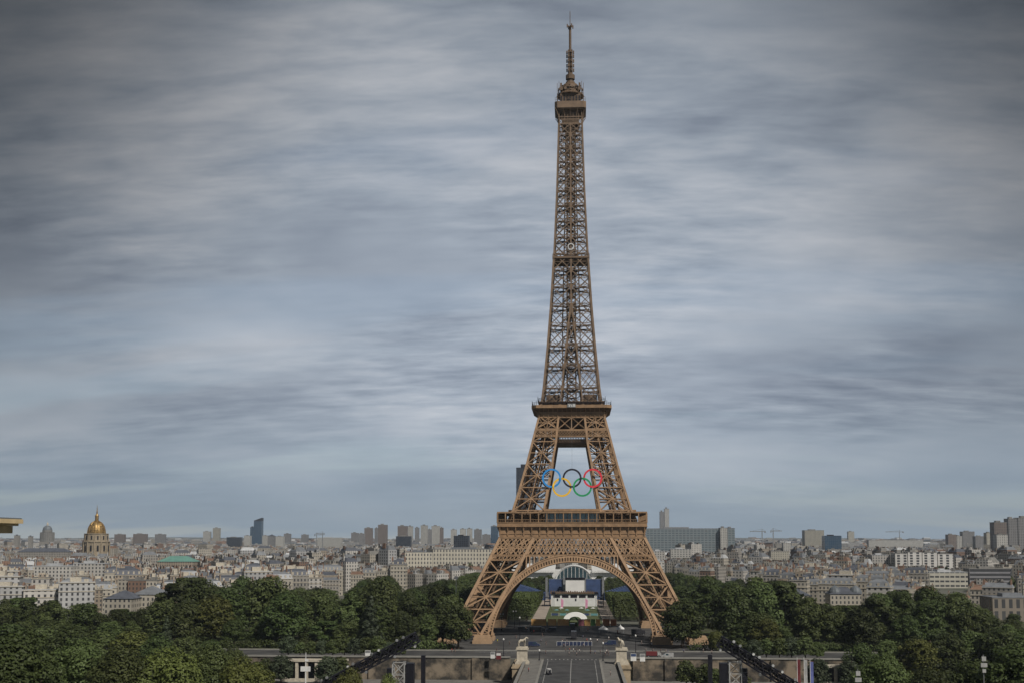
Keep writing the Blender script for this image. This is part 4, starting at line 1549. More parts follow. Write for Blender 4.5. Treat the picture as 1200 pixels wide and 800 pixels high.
def city_landmarks():
    B = big_building
    # far left
    B('tower_block', 'brownish slab block just right of the golden dome', 'tower block', 134, 145.5, 625.6, 4200, 18, BW, FR)
    B('tower_block', 'wider brownish slab block, middle of three right of the golden dome', 'tower block', 156, 171.5, 625.2, 4300, 18, BW, FR)
    B('tower_block', 'grey slab block, rightmost of three right of the golden dome', 'tower block', 181.5, 193, 625.6, 4250, 18, GW, FR)
    B('church_tower', 'small square grey tower between the stone cornice and the columned dome', 'tower', 16.5, 22, 627, 3000, 9, WALLS[1], M['slate'])
    B('church_tower', 'small square grey tower just left of the columned dome', 'tower', 33, 37.5, 628, 3000, 8, WALLS[1], M['slate'])
    B('long_hall', 'long low building with a dark slate roof left of the golden dome', 'building', 20, 79, 646, 1720, 20, WALLS[1], M['slate'], roof='hip')
    B('office_building', 'long white flat-roofed building with bands of windows below the golden dome', 'building', 40, 84, 663, 985, 18, WALLS[2], ROOFS[4])
    B('office_building', 'bright white wing continuing right of the long white building', 'building', 86, 122, 660, 1000, 18, WALLS[2], ROOFS[4])
    B('apartment_house', 'red brick party-wall house with pale end strips above the trees', 'building', 150, 170, 680, 800, 15, WALLS[4], FR)
    B('apartment_house', 'plain cream gable wall just left of the brick house', 'building', 138.5, 149.5, 679, 802, 14, WALLS[0], FR)
    B('apartment_house', 'plain cream house wall just right of the brick house', 'building', 171, 184, 680, 802, 14, WALLS[0], FR)
    B('corner_house', 'pale corner house with slate mansard roof showing between the left trees', 'building', 122, 154, 701, 640, 20, WALLS[0], M['slate'], roof='hip')
    B('corner_house', 'cream balconied house beside the slate-roofed corner house', 'building', 155.5, 188, 696, 655, 18, WALLS[0], M['zinc'], roof='hip')
    B('market_hall', 'long hall under a bright green copper roof', 'building', 184, 227, 657.5, 1250, 22, WALLS[3], M['green_roof'], roof='hip')
    # middle left skyline
    B('tower_block', 'pale round-shouldered tower left of the taller pale tower', 'tower block', 238, 246, 622.4, 5200, 22, PW, FR)
    B('tower_block', 'tall narrow pale tower left of the blue glass tower', 'tower block', 249.5, 257, 618.4, 5200, 22, BZ, FR)
    B('office_building', 'low dark glass block left of the blue glass tower', 'building', 265.5, 282, 629, 4300, 25, DK, FR)
    B('office_building', 'cream block at the foot of the blue glass tower, left side', 'building', 286, 293, 627.2, 4400, 25, PW, FR)
    B('skyscraper', 'leaning dark blue glass tower, tallest on the left skyline', 'skyscraper', 297.5, 306.5, 610, 4700, 30, BL, M['black'], roof='slant')
    B('skyscraper', 'lower dark blue glass tower attached left of the tallest one', 'skyscraper', 293.2, 297, 617.4, 4690, 25, BL, M['black'])
    B('office_building', 'cream block just right of the blue glass tower', 'building', 307.4, 313, 627, 4400, 25, PW, FR)
    B('church', 'dark pointed church silhouette right of the blue glass tower', 'church', 314, 321, 627.5, 3900, 22, GW, M['slate'], roof='hip')
    B('office_building', 'cream block right of the pointed church', 'building', 322.5, 332, 628, 4400, 22, PW, FR)
    B('tower_block', 'grey block right of the cream block, middle of the left skyline', 'tower block', 332.6, 340, 625, 4700, 22, GW, FR)
    B('tower_block', 'small grey tower standing alone on the left skyline', 'tower block', 353, 360.5, 626, 4800, 22, GW, FR)
    B('office_building', 'long white low building on the skyline near the cranes', 'building', 372, 400, 629.5, 4600, 25, PW, ROOFS[4])
    # cluster left of the tower
    for i, (a, b, yt, m, lab) in enumerate((
            (411.5, 419, 624, GW, 'low grey block at the left end of the high-rise cluster'), (419.6, 426.6, 624.8, GW, 'low grey block second in the high-rise cluster'),
            (427, 436, 618.3, BW, 'brown-grey tower third in the high-rise cluster'), (439, 442.6, 618.5, GW, 'narrow grey slab attached to the tallest cluster tower'),
            (443, 453.2, 614.6, BW, 'tallest brown-grey tower of the high-rise cluster'), (466, 477, 616, BW, 'brown tower above the low dark block'),
            (477.4, 483.3, 616.4, PW, 'pale slab attached to the brown tower'), (486.2, 490.6, 618, GW, 'narrow bluish tower between the pale towers'),
            (493, 500.6, 615.4, PW, 'pale tower right of the narrow bluish tower'), (501, 505, 620, GW, 'lower grey slab between the two pale towers'),
            (505.6, 515, 616, PW, 'broad pale tower, brightest of the high-rise cluster'), (515.4, 519, 618, BW, 'narrow brown slab at the right of the brightest tower'),
            (528.2, 534.5, 620.2, PW, 'pale tower behind the left of the notched dark block'), (539, 545.5, 619.4, PW, 'pale tower rising behind the notched dark block'),
            (547, 553, 619, PW, 'pale tower behind the right of the notched dark block'), (555.5, 564, 620, GW, 'bluish grey tower left of the blue slab'),
            (565, 574.4, 626, GW, 'low blue-grey slab beside the first floor of the lattice tower'), (575.2, 583.6, 616, BL, 'dark blue tower right beside the lattice tower first floor'))):
        B('tower_block', lab, 'tower block', a, b, yt, 3900 + (i * 137) % 500, 24, m, FR)
    B('office_building', 'low dark block in front of the brown tower', 'building', 464, 481.4, 627.8, 3500, 25, DK, FR)
    B('office_building', 'dark brown notched block above the long pale stone building', 'building', 531.6, 549.2, 627.5, 2300, 30, DK, M['black'])
    B('stone_palace', 'very long pale stone building with rows of tall windows left of the tower', 'building', 474.5, 507, 646.5, 1500, 22, WG, M['zinc'])
    B('stone_palace', 'taller right wing of the long pale stone building behind the tower leg', 'building', 507.5, 590, 643, 1500, 24, WG, M['zinc'])
    B('skyscraper', 'very tall dark slab skyscraper behind the left upper tower leg', 'skyscraper', 604.9, 625, 548.5, 2800, 32, DK, M['black'])
    # right of the tower
    B('office_building', 'long low grey-green glass office building on the right skyline', 'building', 757, 842, 619, 2250, 40, GG, M['grey_metal'])
    B('office_building', 'plain pale stair tower set into the long glass office', 'building', 844.2, 852.2, 618.2, 2240, 30, PW, FR)
    B('office_building', 'short glass end bay of the long glass office', 'building', 852.8, 861, 618.6, 2250, 40, GG, M['grey_metal'])
    B('skyscraper', 'grey twin-shafted skyscraper above the long glass office', 'skyscraper', 773.5, 778.2, 599.5, 5200, 40, GW, FR)
    B('skyscraper', 'taller pale shaft of the twin skyscraper above the glass office', 'skyscraper', 778.8, 784, 596, 5210, 40, PW, FR)
    B('office_building', 'blank white cube building just right of the lattice girder', 'building', 764, 779.5, 645.5, 1500, 20, WALLS[2], ROOFS[4])
    B('apartment_house', 'white tower house below the blank white cube', 'building', 768, 778.6, 657.5, 1220, 16, WALLS[2], ROOFS[4])
    B('office_building', 'white low building beside the blank white cube', 'building', 786, 810, 643, 1700, 20, PW, ROOFS[4])
    B('office_building', 'pale box block with a dark central bay right of the glass office', 'building', 903.5, 925, 645.5, 1900, 20, BZ, FR)
    B('office_building', 'small white block on the skyline below the cranes', 'building', 918, 927, 635.4, 2600, 20, PW, ROOFS[4])
    B('office_building', 'plain beige square block on the right skyline', 'building', 943, 965.6, 621, 3300, 40, BZ, FR)
    B('office_building', 'blue glass block right beside the beige square block', 'building', 966.4, 986, 627.4, 2500, 30, BL, M['black'])
    B('tower_block', 'small beige tower on the hill line right of the blue glass block', 'tower block', 994, 1001, 622.4, 5600, 25, BZ, FR)
    B('long_hall', 'long pale low building along the right horizon', 'building', 1018, 1082, 632.5, 4200, 30, PW, FR)
    B('office_building', 'blank white block left of the white housing block', 'building', 1022, 1043, 650, 1400, 20, WALLS[2], ROOFS[4])
    for k, (a, b, yt) in enumerate(((1049, 1063, 648), (1064, 1080, 646.5), (1081, 1098, 647), (1099, 1117, 648.5))):
        B('housing_block', ['leftmost', 'second', 'third', 'rightmost'][k] + ' bay of the white housing block with dark loggia strips', 'building', a, b, yt, 1380 + 6 * k, 18, wallmat('loggia_wall_%d' % k, (.45, .44, .42), pu=7.5, pv=3.1, fu=.45, fv=.7), FR)
    B('terrace_building', 'dark long building with pale floor bands on the right', 'building', 1136, 1190, 666, 1250, 20, wallmat('banded_wall', (0.192, 0.192, 0.207), pu=60, pv=4.5, fu=.99, fv=.6), FR)
    B('terrace_building', 'low white building with a ribbon window left of the dark banded building', 'building', 1089, 1134, 670, 1180, 16, wallmat('ribbon_wall', (0.385, 0.37, 0.318), pu=5, pv=4.5, fu=.8, fv=.4), ROOFS[4])
    B('tower_block', 'brownish tower at the left of the right-hand high-rises', 'tower block', 1111, 1120.6, 626, 2900, 22, BW, FR)
    B('tower_block', 'white tower beside the brownish one on the right', 'tower block', 1121, 1127.4, 627.6, 2900, 20, PW, FR)
    B('tower_block', 'dark tower behind the white one on the right skyline', 'tower block', 1128, 1142, 622.5, 3300, 25, GW, FR)
    B('tower_block', 'grey tower right of the dark one on the right skyline', 'tower block', 1143, 1155, 628, 3000, 22, GW, FR)
    B('tower_block', 'narrow beige tower left of the tall grey high-rise', 'tower block', 1156, 1163.6, 624, 2800, 20, BZ, FR)
    B('tower_block', 'tall grey-brown high-rise on the right, left of the last two', 'tower block', 1165, 1180, 611.8, 2300, 25, BW, FR)
    B('tower_block', 'white lower high-rise in front of the tall grey-brown one', 'tower block', 1168, 1181, 626, 2250, 20, PW, FR)
    B('tower_block', 'tall grey high-rise second from the right edge', 'tower block', 1181.6, 1192, 607.6, 2350, 25, GW, FR)
    B('tower_block', 'tall grey high-rise at the right edge of the view', 'tower block', 1193, 1212, 606.5, 2380, 25, GW, FR)
    B('stone_mansion', 'big dark stone building with tall pilasters at the right edge', 'building', 1163, 1230, 700, 700, 22, wallmat('pilaster_wall', (0.178, 0.155, 0.13), pu=4.2, pv=7, fu=.5, fv=.75), M['zinc'])
    for k, (a, b, yt, lab) in enumerate(((918, 950, 697, 'slate-roofed pavilion left of the domed mansion'), (973, 1009, 695.5, 'pale mansion with two rounded slate roofs above the right trees'))):
        root, w, h = B('mansion', lab, 'building', a, b, yt, 760, 16, WALLS[0], M['slate'], roof='hip')
        if k:
            d = MB()
            for cx in (-w * .3, w * .38):
                d.lathe([(4.2, h), (4.0, h + 1.6), (3.0, h + 3.6), (1.4, h + 4.8), (.3, h + 5.3), (0, h + 6.5)], (cx, 5), 12)
            for i, cx in enumerate((-w * .3, w * .38)):
                d2 = MB(); d2.lathe([(4.2, h), (4.0, h + 1.6), (3.0, h + 3.6), (1.4, h + 4.8), (.3, h + 5.3), (0, h + 6.5)], (cx, 5), 12)
                d2.build('cupola', M['lead'], root)


city_landmarks()


def domes():
    # gilded dome on a two-storey drum
    Y = 1650
    c = at(112.6, 640, Y); s = Y / 1350
    def Z(y): return at(112.6, y, Y).z
    root = empty('domed_church', (c.x, Y, 0))
    tag(root, 'domed stone church with a gilded ribbed dome, lantern and spire', 'church')
    b = MB(); b.box(-22, 22, -20, 24, 0, Z(652)); b.build('base', WALLS[3], root)
    z0, z1, z2 = Z(652), Z(634), Z(624.6)
    d = MB()
    d.lathe([(18.2, z0), (18.2, z1 - 1), (19.2, z1 - .8), (19.2, z1), (16.6, z1 + .1), (16.2, z2 - .8), (17.0, z2 - .6), (17.0, z2), (13, z2 + .3)], n=32, smooth=False)
    for k in range(24):
        a = 2 * math.pi * k / 24
        if k % 2:
            d.tube([(18.9 * math.cos(a), 18.9 * math.sin(a), z0), (18.9 * math.cos(a), 18.9 * math.sin(a), z1 - .8)], .8, 6)
            d.tube([(17.0 * math.cos(a), 17.0 * math.sin(a), z1), (16.5 * math.cos(a), 16.5 * math.sin(a), z2 - .8)], .7, 6)
    drum = d.build('drum', M['drum_stone'], root)
    wv = MB()
    win = MB(); win.box(-1.3, 1.3, -.25, .15, 0, 8.2)
    wm = win.mesh('window', M['black'])
    win2 = MB(); win2.box(-1.0, 1.0, -.25, .15, 0, 5.4)
    wm2 = win2.mesh('window', M['black'])
    for k in range(12):
        a = 2 * math.pi * k / 12 + math.pi / 12 * 0
        link('window', wm, drum, (18.3 * math.cos(a), 18.3 * math.sin(a), z0 + (z1 - z0) * .38), a + math.pi / 2)
        link('window', wm2, drum, (16.6 * math.cos(a), 16.6 * math.sin(a), z1 + (z2 - z1) * .25), a + math.pi / 2)
    g = MB()
    prof = []
    hd = Z(610) - z2
    for i in range(11):
        t = i / 10 * math.pi / 2 * .93
        prof.append((12.6 * math.cos(t) ** .9, z2 + .3 + hd * math.sin(t)))
    g.lathe(prof, n=24)
    for k in range(12):
        a = 2 * math.pi * k / 12
        g.tube([(r * 1.01 * math.cos(a), r * 1.01 * math.sin(a), z) for r, z in prof], .42, 5)
    g.build('gilded_dome', M['gold'], root)
    l = MB()
    zt = Z(610)
    l.lathe([(3.9, zt - .5), (3.9, zt + .6), (2.7, zt + .8), (2.5, zt + 6.5), (3.2, zt + 6.8), (2.4, zt + 8.2), (1.2, zt + 10.5), (.5, Z(596)), (.15, Z(591))], n=10, smooth=False)
    l.build('lantern', M['gold'], root)
    keep(c.x - 28, c.x + 28, Y - 30, Y + 30)
    SIGHT.append((96, 129, 647, Y))
    # distant columned dome
    Y = 3600
    c = at(55.3, 630, Y)
    def Z(y): return at(55.3, y, Y).z
    root = empty('domed_church', (c.x, Y, 0))
    tag(root, 'distant grey church with a columned drum and dome left of the golden one', 'church')
    b = MB(); b.box(-30, 30, -25, 30, 0, Z(634)); b.build('base', WALLS[1], root)
    z0, z1 = Z(634), Z(623)
    d = MB(); d.lathe([(20.5, z0), (20.5, z1 - 1), (21.5, z1 - .5), (21, z1), (15, z1 + .2), (15, Z(620.5))], n=24, smooth=False)
    for k in range(24):
        a = 2 * math.pi * k / 24
        d.tube([(21.3 * math.cos(a), 21.3 * math.sin(a), z0), (21.3 * math.cos(a), 21.3 * math.sin(a), z1 - 1)], .9, 5)
    d.build('drum', M['grey_stone'], root)
    g = MB()
    zz = Z(620.5); hd = Z(615) - zz
    g.lathe([(14.5 * math.cos(t), zz + hd * math.sin(t)) for t in [i * .14 for i in range(11)]], n=20)
    g.build('dome', M['lead'], root)
    l = MB(); l.lathe([(3.4, Z(615.3)), (3.2, Z(613)), (2.2, Z(612.4)), (0, Z(610.8))], n=8); l.build('lantern', M['stone'], root)


domes()


def in_corridor(x, y):
    return (-195 < x < 152 and y < 1040) or (-118 < x < 112 and y < 1430) or (y < 640) or (y < 690 and x > 0)


def blocked(x, y, w, d):
    for a, b, c, e in FOOT:
        if x + w / 2 > a and x - w / 2 < b and y + d > c and y < e:
            return True
    return False


def sight_limit(X, y, w):
    """lowest picture row that a roof here may reach without hiding a landmark behind it"""
    a = pix(X - w / 2, y, 20)[0]; b_ = pix(X + w / 2, y, 20)[0]
    lim = 0
    for p0, p1, yb, Y in SIGHT:
        if y < Y and b_ > p0 - .5 and a < p1 + .5:
            lim = max(lim, yb)
    return lim


def city():
    cand = []
    Y = 640.0
    while Y < 1500:
        row_off = random.uniform(0, 30)
        lx = at(-30, 660, Y).x; rx = at(1235, 660, Y).x
        x = lx + random.uniform(0, 10)
        cnt = 0
        while x < rx:
            p = random.choice(PROTO)
            w = p[0]
            X = x + w / 2
            yy = Y + random.uniform(-5, 5)
            x += w + (0.3 if random.random() < .72 else random.uniform(8, 14))
            if in_corridor(X, yy) or blocked(X, yy, w, p[1]):
                continue
            px, py = pix(X, yy, p[6])
            hid = -400 if False else 0
            if py > env(px) + 7:
                continue
            if py < sight_limit(X, yy, w):
                continue
            cand.append((yy, X, p, px, py))
        Y += random.uniform(19, 26)
    cand.sort(key=lambda c: c[0])
    near = cand[:298]
    ylast = near[-1][0]
    for i, (yy, X, p, px, py) in enumerate(near):
        w, d, h, rt, wi, ri, top, wm, rm, cm, om = p
        rz = random.uniform(-.08, .08) + .45 * math.sin(X * .006 + yy * .004) + (1.57 if random.random() < .14 else 0)
        sc = (random.uniform(.85, 1.15), 1, random.uniform(.82, 1.1))
        far = 'nearest rank' if yy < 800 else 'second rank' if yy < 950 else 'middle rank' if yy < 1120 else 'rear rank'
        if px < 60: lm = 'at the far left edge'
        elif px < 150: lm = 'below the golden dome'
        elif px < 240: lm = 'by the green copper roof'
        elif px < 340: lm = 'below the blue glass tower'
        elif px < 420: lm = 'below the left skyline cranes'
        elif px < 600: lm = 'below the high-rise cluster'
        elif px < 800: lm = 'behind the lattice tower'
        elif px < 870: lm = 'below the long glass office'
        elif px < 950: lm = 'below the right skyline cranes'
        elif px < 1040: lm = 'below the beige square block'
        elif px < 1130: lm = 'by the white housing block'
        else: lm = 'at the far right edge'
        wid = 'narrow' if w < 14.5 else 'wide' if w > 21.5 else 'mid-sized'
        lab = '%s %s house, %s, %s %s' % (wid, WALL_WORDS[wi], ROOF_WORDS[ri], far, lm)
        if i < 130:
            r = empty('apartment_building', (X, yy, gz(X, yy)), rz)
            link('wall', wm, r)
            ro = link('roof', rm, r)
            link('chimney', cm, ro, (-w / 2 + .9, d * .25, 0)); link('chimney', cm, ro, (w / 2 - .9, d * .25, 0))
        else:
            r = link('apartment_building', om, None, (X, yy, gz(X, yy)), rz)
        r.scale = sc
        tag(r, lab, 'building', 'apartment buildings of the city')
    # everything farther: one mass of roofs
    mb = MB()
    nW = len(WALLS); mats = WALLS + ROOFS + [M['brick'], bpy.data.materials['dark_foliage']]
    Y = ylast + 22
    wl = [0, 0, 0, 1, 1, 2, 2, 3, 5, 4]
    while Y < 9300:
        lx = at(-40, 660, Y).x; rx = at(1245, 660, Y).x
        cell = 14.5 + (Y - 900) * .0048
        x = lx + random.uniform(0, cell)
        while x < rx:
            w = random.uniform(.55, 1.25) * cell
            X = x + w / 2
            x += w + (0 if random.random() < .75 else random.uniform(6, 14))
            yy = Y + random.uniform(-.25, .25) * cell
            d = random.uniform(12, 17) * (1 + (Y - 1000) / 9000)
            if in_corridor(X, yy) or blocked(X, yy, w, d):
                continue
            z = gz(X, yy)
            h = random.choice([8, 11, 14, 17, 18, 19, 20, 21, 22, 23, 26]) * random.uniform(.85, 1.1)
            if random.random() < .05: h += random.uniform(5, 14)
            lim = sight_limit(X, yy, w)
            if lim:
                h = min(h, CZ - (lim - 632) / 1350 * yy - z - 4)
                if h < 4:
                    continue
            wi = random.choice(wl); ri = random.choice([0, 0, 1, 1, 3, 3, 4, 0, 2])
            if random.random() < .04:      # a clump of street trees
                hh = random.uniform(9, 15)
                for q in range(5):
                    cx, cy = X + random.uniform(-.4, .4) * w, yy + random.uniform(0, d)
                    r = random.uniform(4, 7)
                    for k in range(5):
                        a, b = 2 * math.pi * k / 5, 2 * math.pi * (k + 1) / 5
                        mb.face([(cx + r * math.cos(a), cy + r * math.sin(a), z + hh * .5), (cx + r * math.cos(b), cy + r * math.sin(b), z + hh * .5), (cx, cy, z + hh + random.uniform(2, 6))], nW + 6)
                        mb.face([(cx + r * math.cos(b), cy + r * math.sin(b), z + hh * .5), (cx + r * math.cos(a), cy + r * math.sin(a), z + hh * .5), (cx, cy, z)], nW + 6)
                continue
            x0, x1, y0, y1 = X - w / 2, X + w / 2, yy, yy + d
            vstart = len(mb.v)
            u0 = random.uniform(0, 400)
            ws, ds = x1 - x0, d
            rt = random.random()
            for A, B, L in (((x0, y0), (x1, y0), ws), ((x1, y0), (x1, y1), ds), ((x0, y1), (x0, y0), ds)):
                mb.face([(A[0], A[1], z - 3), (B[0], B[1], z - 3), (B[0], B[1], z + h), (A[0], A[1], z + h)], wi, [(u0, 0), (u0 + L, 0), (u0 + L, h + 3), (u0, h + 3)])
            if rt < .55:
                a, hh = min(3.2, w * .2), random.uniform(3, 5)
                P = [(x0, y0, z + h), (x1, y0, z + h), (x1, y1, z + h), (x0, y1, z + h)]
                Q = [(x0 + a, y0 + a, z + h + hh), (x1 - a, y0 + a, z + h + hh), (x1 - a, y1 - a, z + h + hh), (x0 + a, y1 - a, z + h + hh)]
                for k in range(4):
                    mb.face([P[k], P[(k + 1) % 4], Q[(k + 1) % 4], Q[k]], nW + ri)
                mb.face(Q, nW + (0 if ri < 2 else ri))
                topz = z + h + hh
            else:
                mb.face([(x0, y0, z + h), (x1, y0, z + h), (x1, y1, z + h), (x0, y1, z + h)], nW + (3 if ri < 3 else ri))
                topz = z + h
                if Y < 4500:
                    bx = X + random.uniform(-.3, .3) * w
                    mb.box(bx - w * .12, bx + w * .12, yy + d * .3, yy + d * .7, topz, topz + random.uniform(2, 4), random.choice([1, 2, 5]), nW + 3)
            if Y < 3200:
                for q in range(2):
                    bx = X + (random.uniform(.38, .48) * (1 if q else -1)) * w
                    mb.box(bx - .4, bx + .4, yy + d * .3, yy + d * .6, topz - 3, topz + random.uniform(1.2, 2.4), random.choice([0, 2, 3, nW + 5]))
            ang = .6 * math.sin(X * .0021 + 1.3) + .5 * math.sin(Y * .0017) + random.uniform(-.1, .1)
            ca, sa = math.cos(ang), math.sin(ang); cy0 = yy + d / 2
            for q in range(vstart, len(mb.v)):
                vx, vy, vz = mb.v[q]
                mb.v[q] = (X + (vx - X) * ca - (vy - cy0) * sa, cy0 + (vx - X) * sa + (vy - cy0) * ca, vz)
        Y += cell * random.uniform(.95, 1.2) * (1.0 if Y < 3000 else 1.25)
    o = mb.build('distant_city', mats)
    tag(o, 'dense mass of far city roofs stretching to the horizon behind the tower', 'city', kind='stuff')


city()


# ------------------------------------------------------------------ skyline cranes
def crane(px, ytop, Y, jib_px, label):
    p = at(px, ytop, Y); z0 = gz(p.x, Y)
    r = empty('tower_crane', (p.x, Y, z0))
    h = p.z - z0
    a = MB(); a.beam((0, 0, 0), (0, 0, h), 2.2, 2.2); a.beam((0, 0, h), (0, 0, h + 7), 1.2, 1.2)
    a.build('mast', M['grey_metal'], r)
    L = jib_px / 1350 * Y
    j = MB(); j.beam((-L * .3, 0, h), (L, 0, h), 2.0, 2.0); j.beam((0, 0, h + 7), (L * .8, 0, h + .8), .5, .5); j.beam((0, 0, h + 7), (-L * .28, 0, h + .8), .5, .5)
    j.box(-L * .3, -L * .2, -1.5, 1.5, h - 4, h - .9, bottom=True)
    j.build('jib', M['grey_metal'], r)
    tag(r, label, 'crane', 'tower cranes on the skyline')


crane(906, 621.5, 3000, 10, 'tower crane on the skyline right of the long glass office, short jib')
crane(893, 622, 3300, -14, 'fainter tower crane just left of the other right-hand crane')
crane(371, 626, 4000, 9, 'small tower crane on the left skyline, jib to the right')
crane(378, 624.5, 4200, -8, 'small tower crane on the left skyline, jib to the left')
crane(1054, 622.5, 4800, -16, 'thin tower crane above the right horizon')


# ------------------------------------------------------------------ arena, exhibition hall and lawn furniture under the arch
def arena():
    def X(px, Y): return at(px, 660, Y).x
    # arched exhibition hall
    Y = 1330
    def Z(y): return at(671, y, Y).z
    c = X(672, Y)
    hall = empty('exhibition_hall', (c, Y, 0))
    tag(hall, 'vast pale exhibition hall with an arched glass front behind the blue stands', 'hall')
    wl = MB()
    wl.box(-72, 72, 2, 60, 0, Z(668)); wl.build('wall', M['white'], hall)
    n = 18
    def arc(r, h, y):
        return [(r * math.cos(math.pi * k / n), y, h * math.sin(math.pi * k / n) + Z(682)) for k in range(n + 1)]
    A, B = arc(21.5, Z(662.3) - Z(682), -6), arc(21.5, Z(662.3) - Z(682), 70)
    v = MB()
    for k in range(n):
        v.face([A[k], B[k], B[k + 1], A[k + 1]], smooth=True)
    v.build('vault', M['white'], hall)
    gf = MB()
    C = arc(19.6, Z(663.6) - Z(682), -5)
    gf.face(C); gf.build('glass_front', M['glass'], hall)
    fm = MB()
    for k in range(n):
        fm.face([A[k], A[k + 1], C[k + 1], C[k]])
    for k in range(1, 9):
        x = -19.6 + 39.2 * k / 9
        hh = (Z(663.6) - Z(682)) * math.sqrt(max(0, 1 - (x / 19.6) ** 2)) + Z(682)
        fm.beam((x, -5.4, Z(682)), (x, -5.4, hh), .5, .4)
    fm.build('frame', M['white'], hall)
    rf = MB()
    for sg in (-1, 1):
        x0, x1 = sorted((sg * 21, sg * 75))
        rf.face([(x0, -2, Z(668)), (x1, -2, Z(668)), (x1, 62, Z(661)), (x0, 62, Z(661))])
        rf.box(x0, x1, -2.4, -2.05, Z(670.2), Z(668) + .1)
    rf.build('roof', M['white'], hall)
    # stands
    Y = 940
    st = empty('grandstand', (X(673.5, Y), Y, 0))
    tag(st, 'temporary grandstand with blue panels and grey towers around the white screen', 'grandstand')
    def Zs(y): return at(671, y, Y).z
    pz = MB()
    for (a, b) in ((643, 660.5), (686.5, 706)):
        pz.box(X(a, Y) - st.location.x, X(b, Y) - st.location.x, 0, 8, 0, Zs(678))
    for k, (a, b) in enumerate(((643, 660.5), (686.5, 706))):
        q = MB(); q.box(X(a, Y) - st.location.x, X(b, Y) - st.location.x, 0, 8, 0, Zs(678), 0, 1)
        q.build('blue_panel', [M['blue'], M['grey_metal']], st)
    for px in (640.5, 661, 685.2, 706.5):
        q = MB(); x = X(px, Y) - st.location.x
        q.box(x - .9, x + .9, -1.5, 6, 0, Zs(676.5)); q.build('grey_tower', M['grey_metal'], st)
    for sg, a, b in ((-1, 639.5, 598), (1, 707.5, 748)):
        q = MB()
        xa, xb = X(a, Y) - st.location.x, X(b, Y) - st.location.x
        for i in range(14):
            f0, f1 = i / 14, (i + 1) / 14
            z = Zs(694) + (Zs(682) - Zs(694)) * f1
            x0, x1 = xa + (xb - xa) * f0, xa + (xb - xa) * f1
            q.box(min(x0, x1), max(x0, x1), -14, 14, 0, z)
        q.build('seating_tier', M['blue'], st)
    sc = empty('video_screen', (X(673.8, 932), 932, 0))
    tag(sc, 'white screen block standing between the two blue panels', 'screen')
    q = MB(); w = (684.6 - 662.8) / 1350 * 932
    zb, zt = at(671, 694, 932).z, at(671, 678.5, 932).z
    q.box(-w / 2, w / 2, 0, 1.2, zb, zt, bottom=True); q.build('panel', pmat('screen_surface', (.62, .61, .60), .6, 0, .12, .12), sc)
    q = MB(); q.box(-w / 2 - .5, w / 2 + .5, -.5, 2, zt + .02, zt + 1.6, bottom=True); q.build('header', M['black'], sc)
    for x in (-w / 2 + .5, w / 2 - .5):
        q = MB(); q.box(x - .4, x + .4, .1, 1.1, 0, zb); q.build('leg', M['grey_metal'], sc)
    # white two-storey stand building
    Y = 842
    wb = empty('white_pavilion', (X(672.4, Y), Y, 0))
    tag(wb, 'wide white pavilion with a row of dark upper windows facing the lawn', 'pavilion')
    w = (699 - 646) / 1350 * Y; h = at(671, 695, Y).z
    q = MB(); q.box(-w / 2, w / 2, 0, 14, 0, h); q.build('wall', pmat('white_cladding', (.56, .565, .56), .7, 0, .15, .2), wb)
    q = MB(); q.box(-w / 2 - .8, w / 2 + .8, -1.2, 15, h + .01, h + .5, bottom=True)
    for i in range(22):
        x = -w / 2 + w * i / 21; q.box(x - .5, x + .5, 3, 4, h + .5, h + 1.2 + .8 * random.random())
    q.build('roof', M['iron_dark'], wb)
    win = MB(); win.box(-.62, .62, -.12, .05, 0, 2.1); wm = win.mesh('window', M['black'])
    i = 0
    for g in range(5):
        for k in range(4):
            x = -w / 2 + w * (.07 + g * .187 + k * .036)
            link('window', wm, wb, (x, -.02, h * .68))
    for x in (-w * .36, w * .04):
        d = MB(); d.box(-.5, .5, -.12, .05, 0, 1.8); d.build('vent_opening', M['black'], wb, (x, -.02, h * .42))
    for sg in (-1, 1):
        q = MB()
        for kk in range(3):
            q.box(sg * (w / 2 + 3) - 2, sg * (w / 2 + 3) + 2, 0, 8, kk * 3.1, kk * 3.1 + .4, bottom=True)
        for x in (-1.9, 1.9):
            q.beam((sg * (w / 2 + 3) + x, 0, 0), (sg * (w / 2 + 3) + x, 0, 9.3), .35, .35); q.beam((sg * (w / 2 + 3) + x, 8, 0), (sg * (w / 2 + 3) + x, 8, 9.3), .35, .35)
        q.build('stair_scaffold', M['black'], wb)
    # pink banner posts on the lawn
    for px, lab in ((657, 'pink sail banner on the lawn left of the white arch'), (685.5, 'pink sail banner on the lawn right of the white arch')):
        o = empty('sail_banner', (X(px, 800), 800, 0)); tag(o, lab, 'banner', 'pink sail banners on the lawn')
        q = MB(); q.beam((0, 0, 0), (0, 0, 8), .25, .25); q.build('pole', M['white'], o)
        q = MB(); q.face([(.15, 0, 1), (1.6, 0, 1.5), (1.9, 0, 6.5), (.15, 0, 8)]); q.face([(.15, .06, 8), (1.9, .06, 6.5), (1.6, .06, 1.5), (.15, .06, 1)])
        q.build('sail', pmat('pink_cloth', (.55, .25, .38), .8, 0, .3, .4), o)
    rs = random.Random(3)
    words = ['far left', 'left', 'centre left', 'centre right', 'right', 'far right']
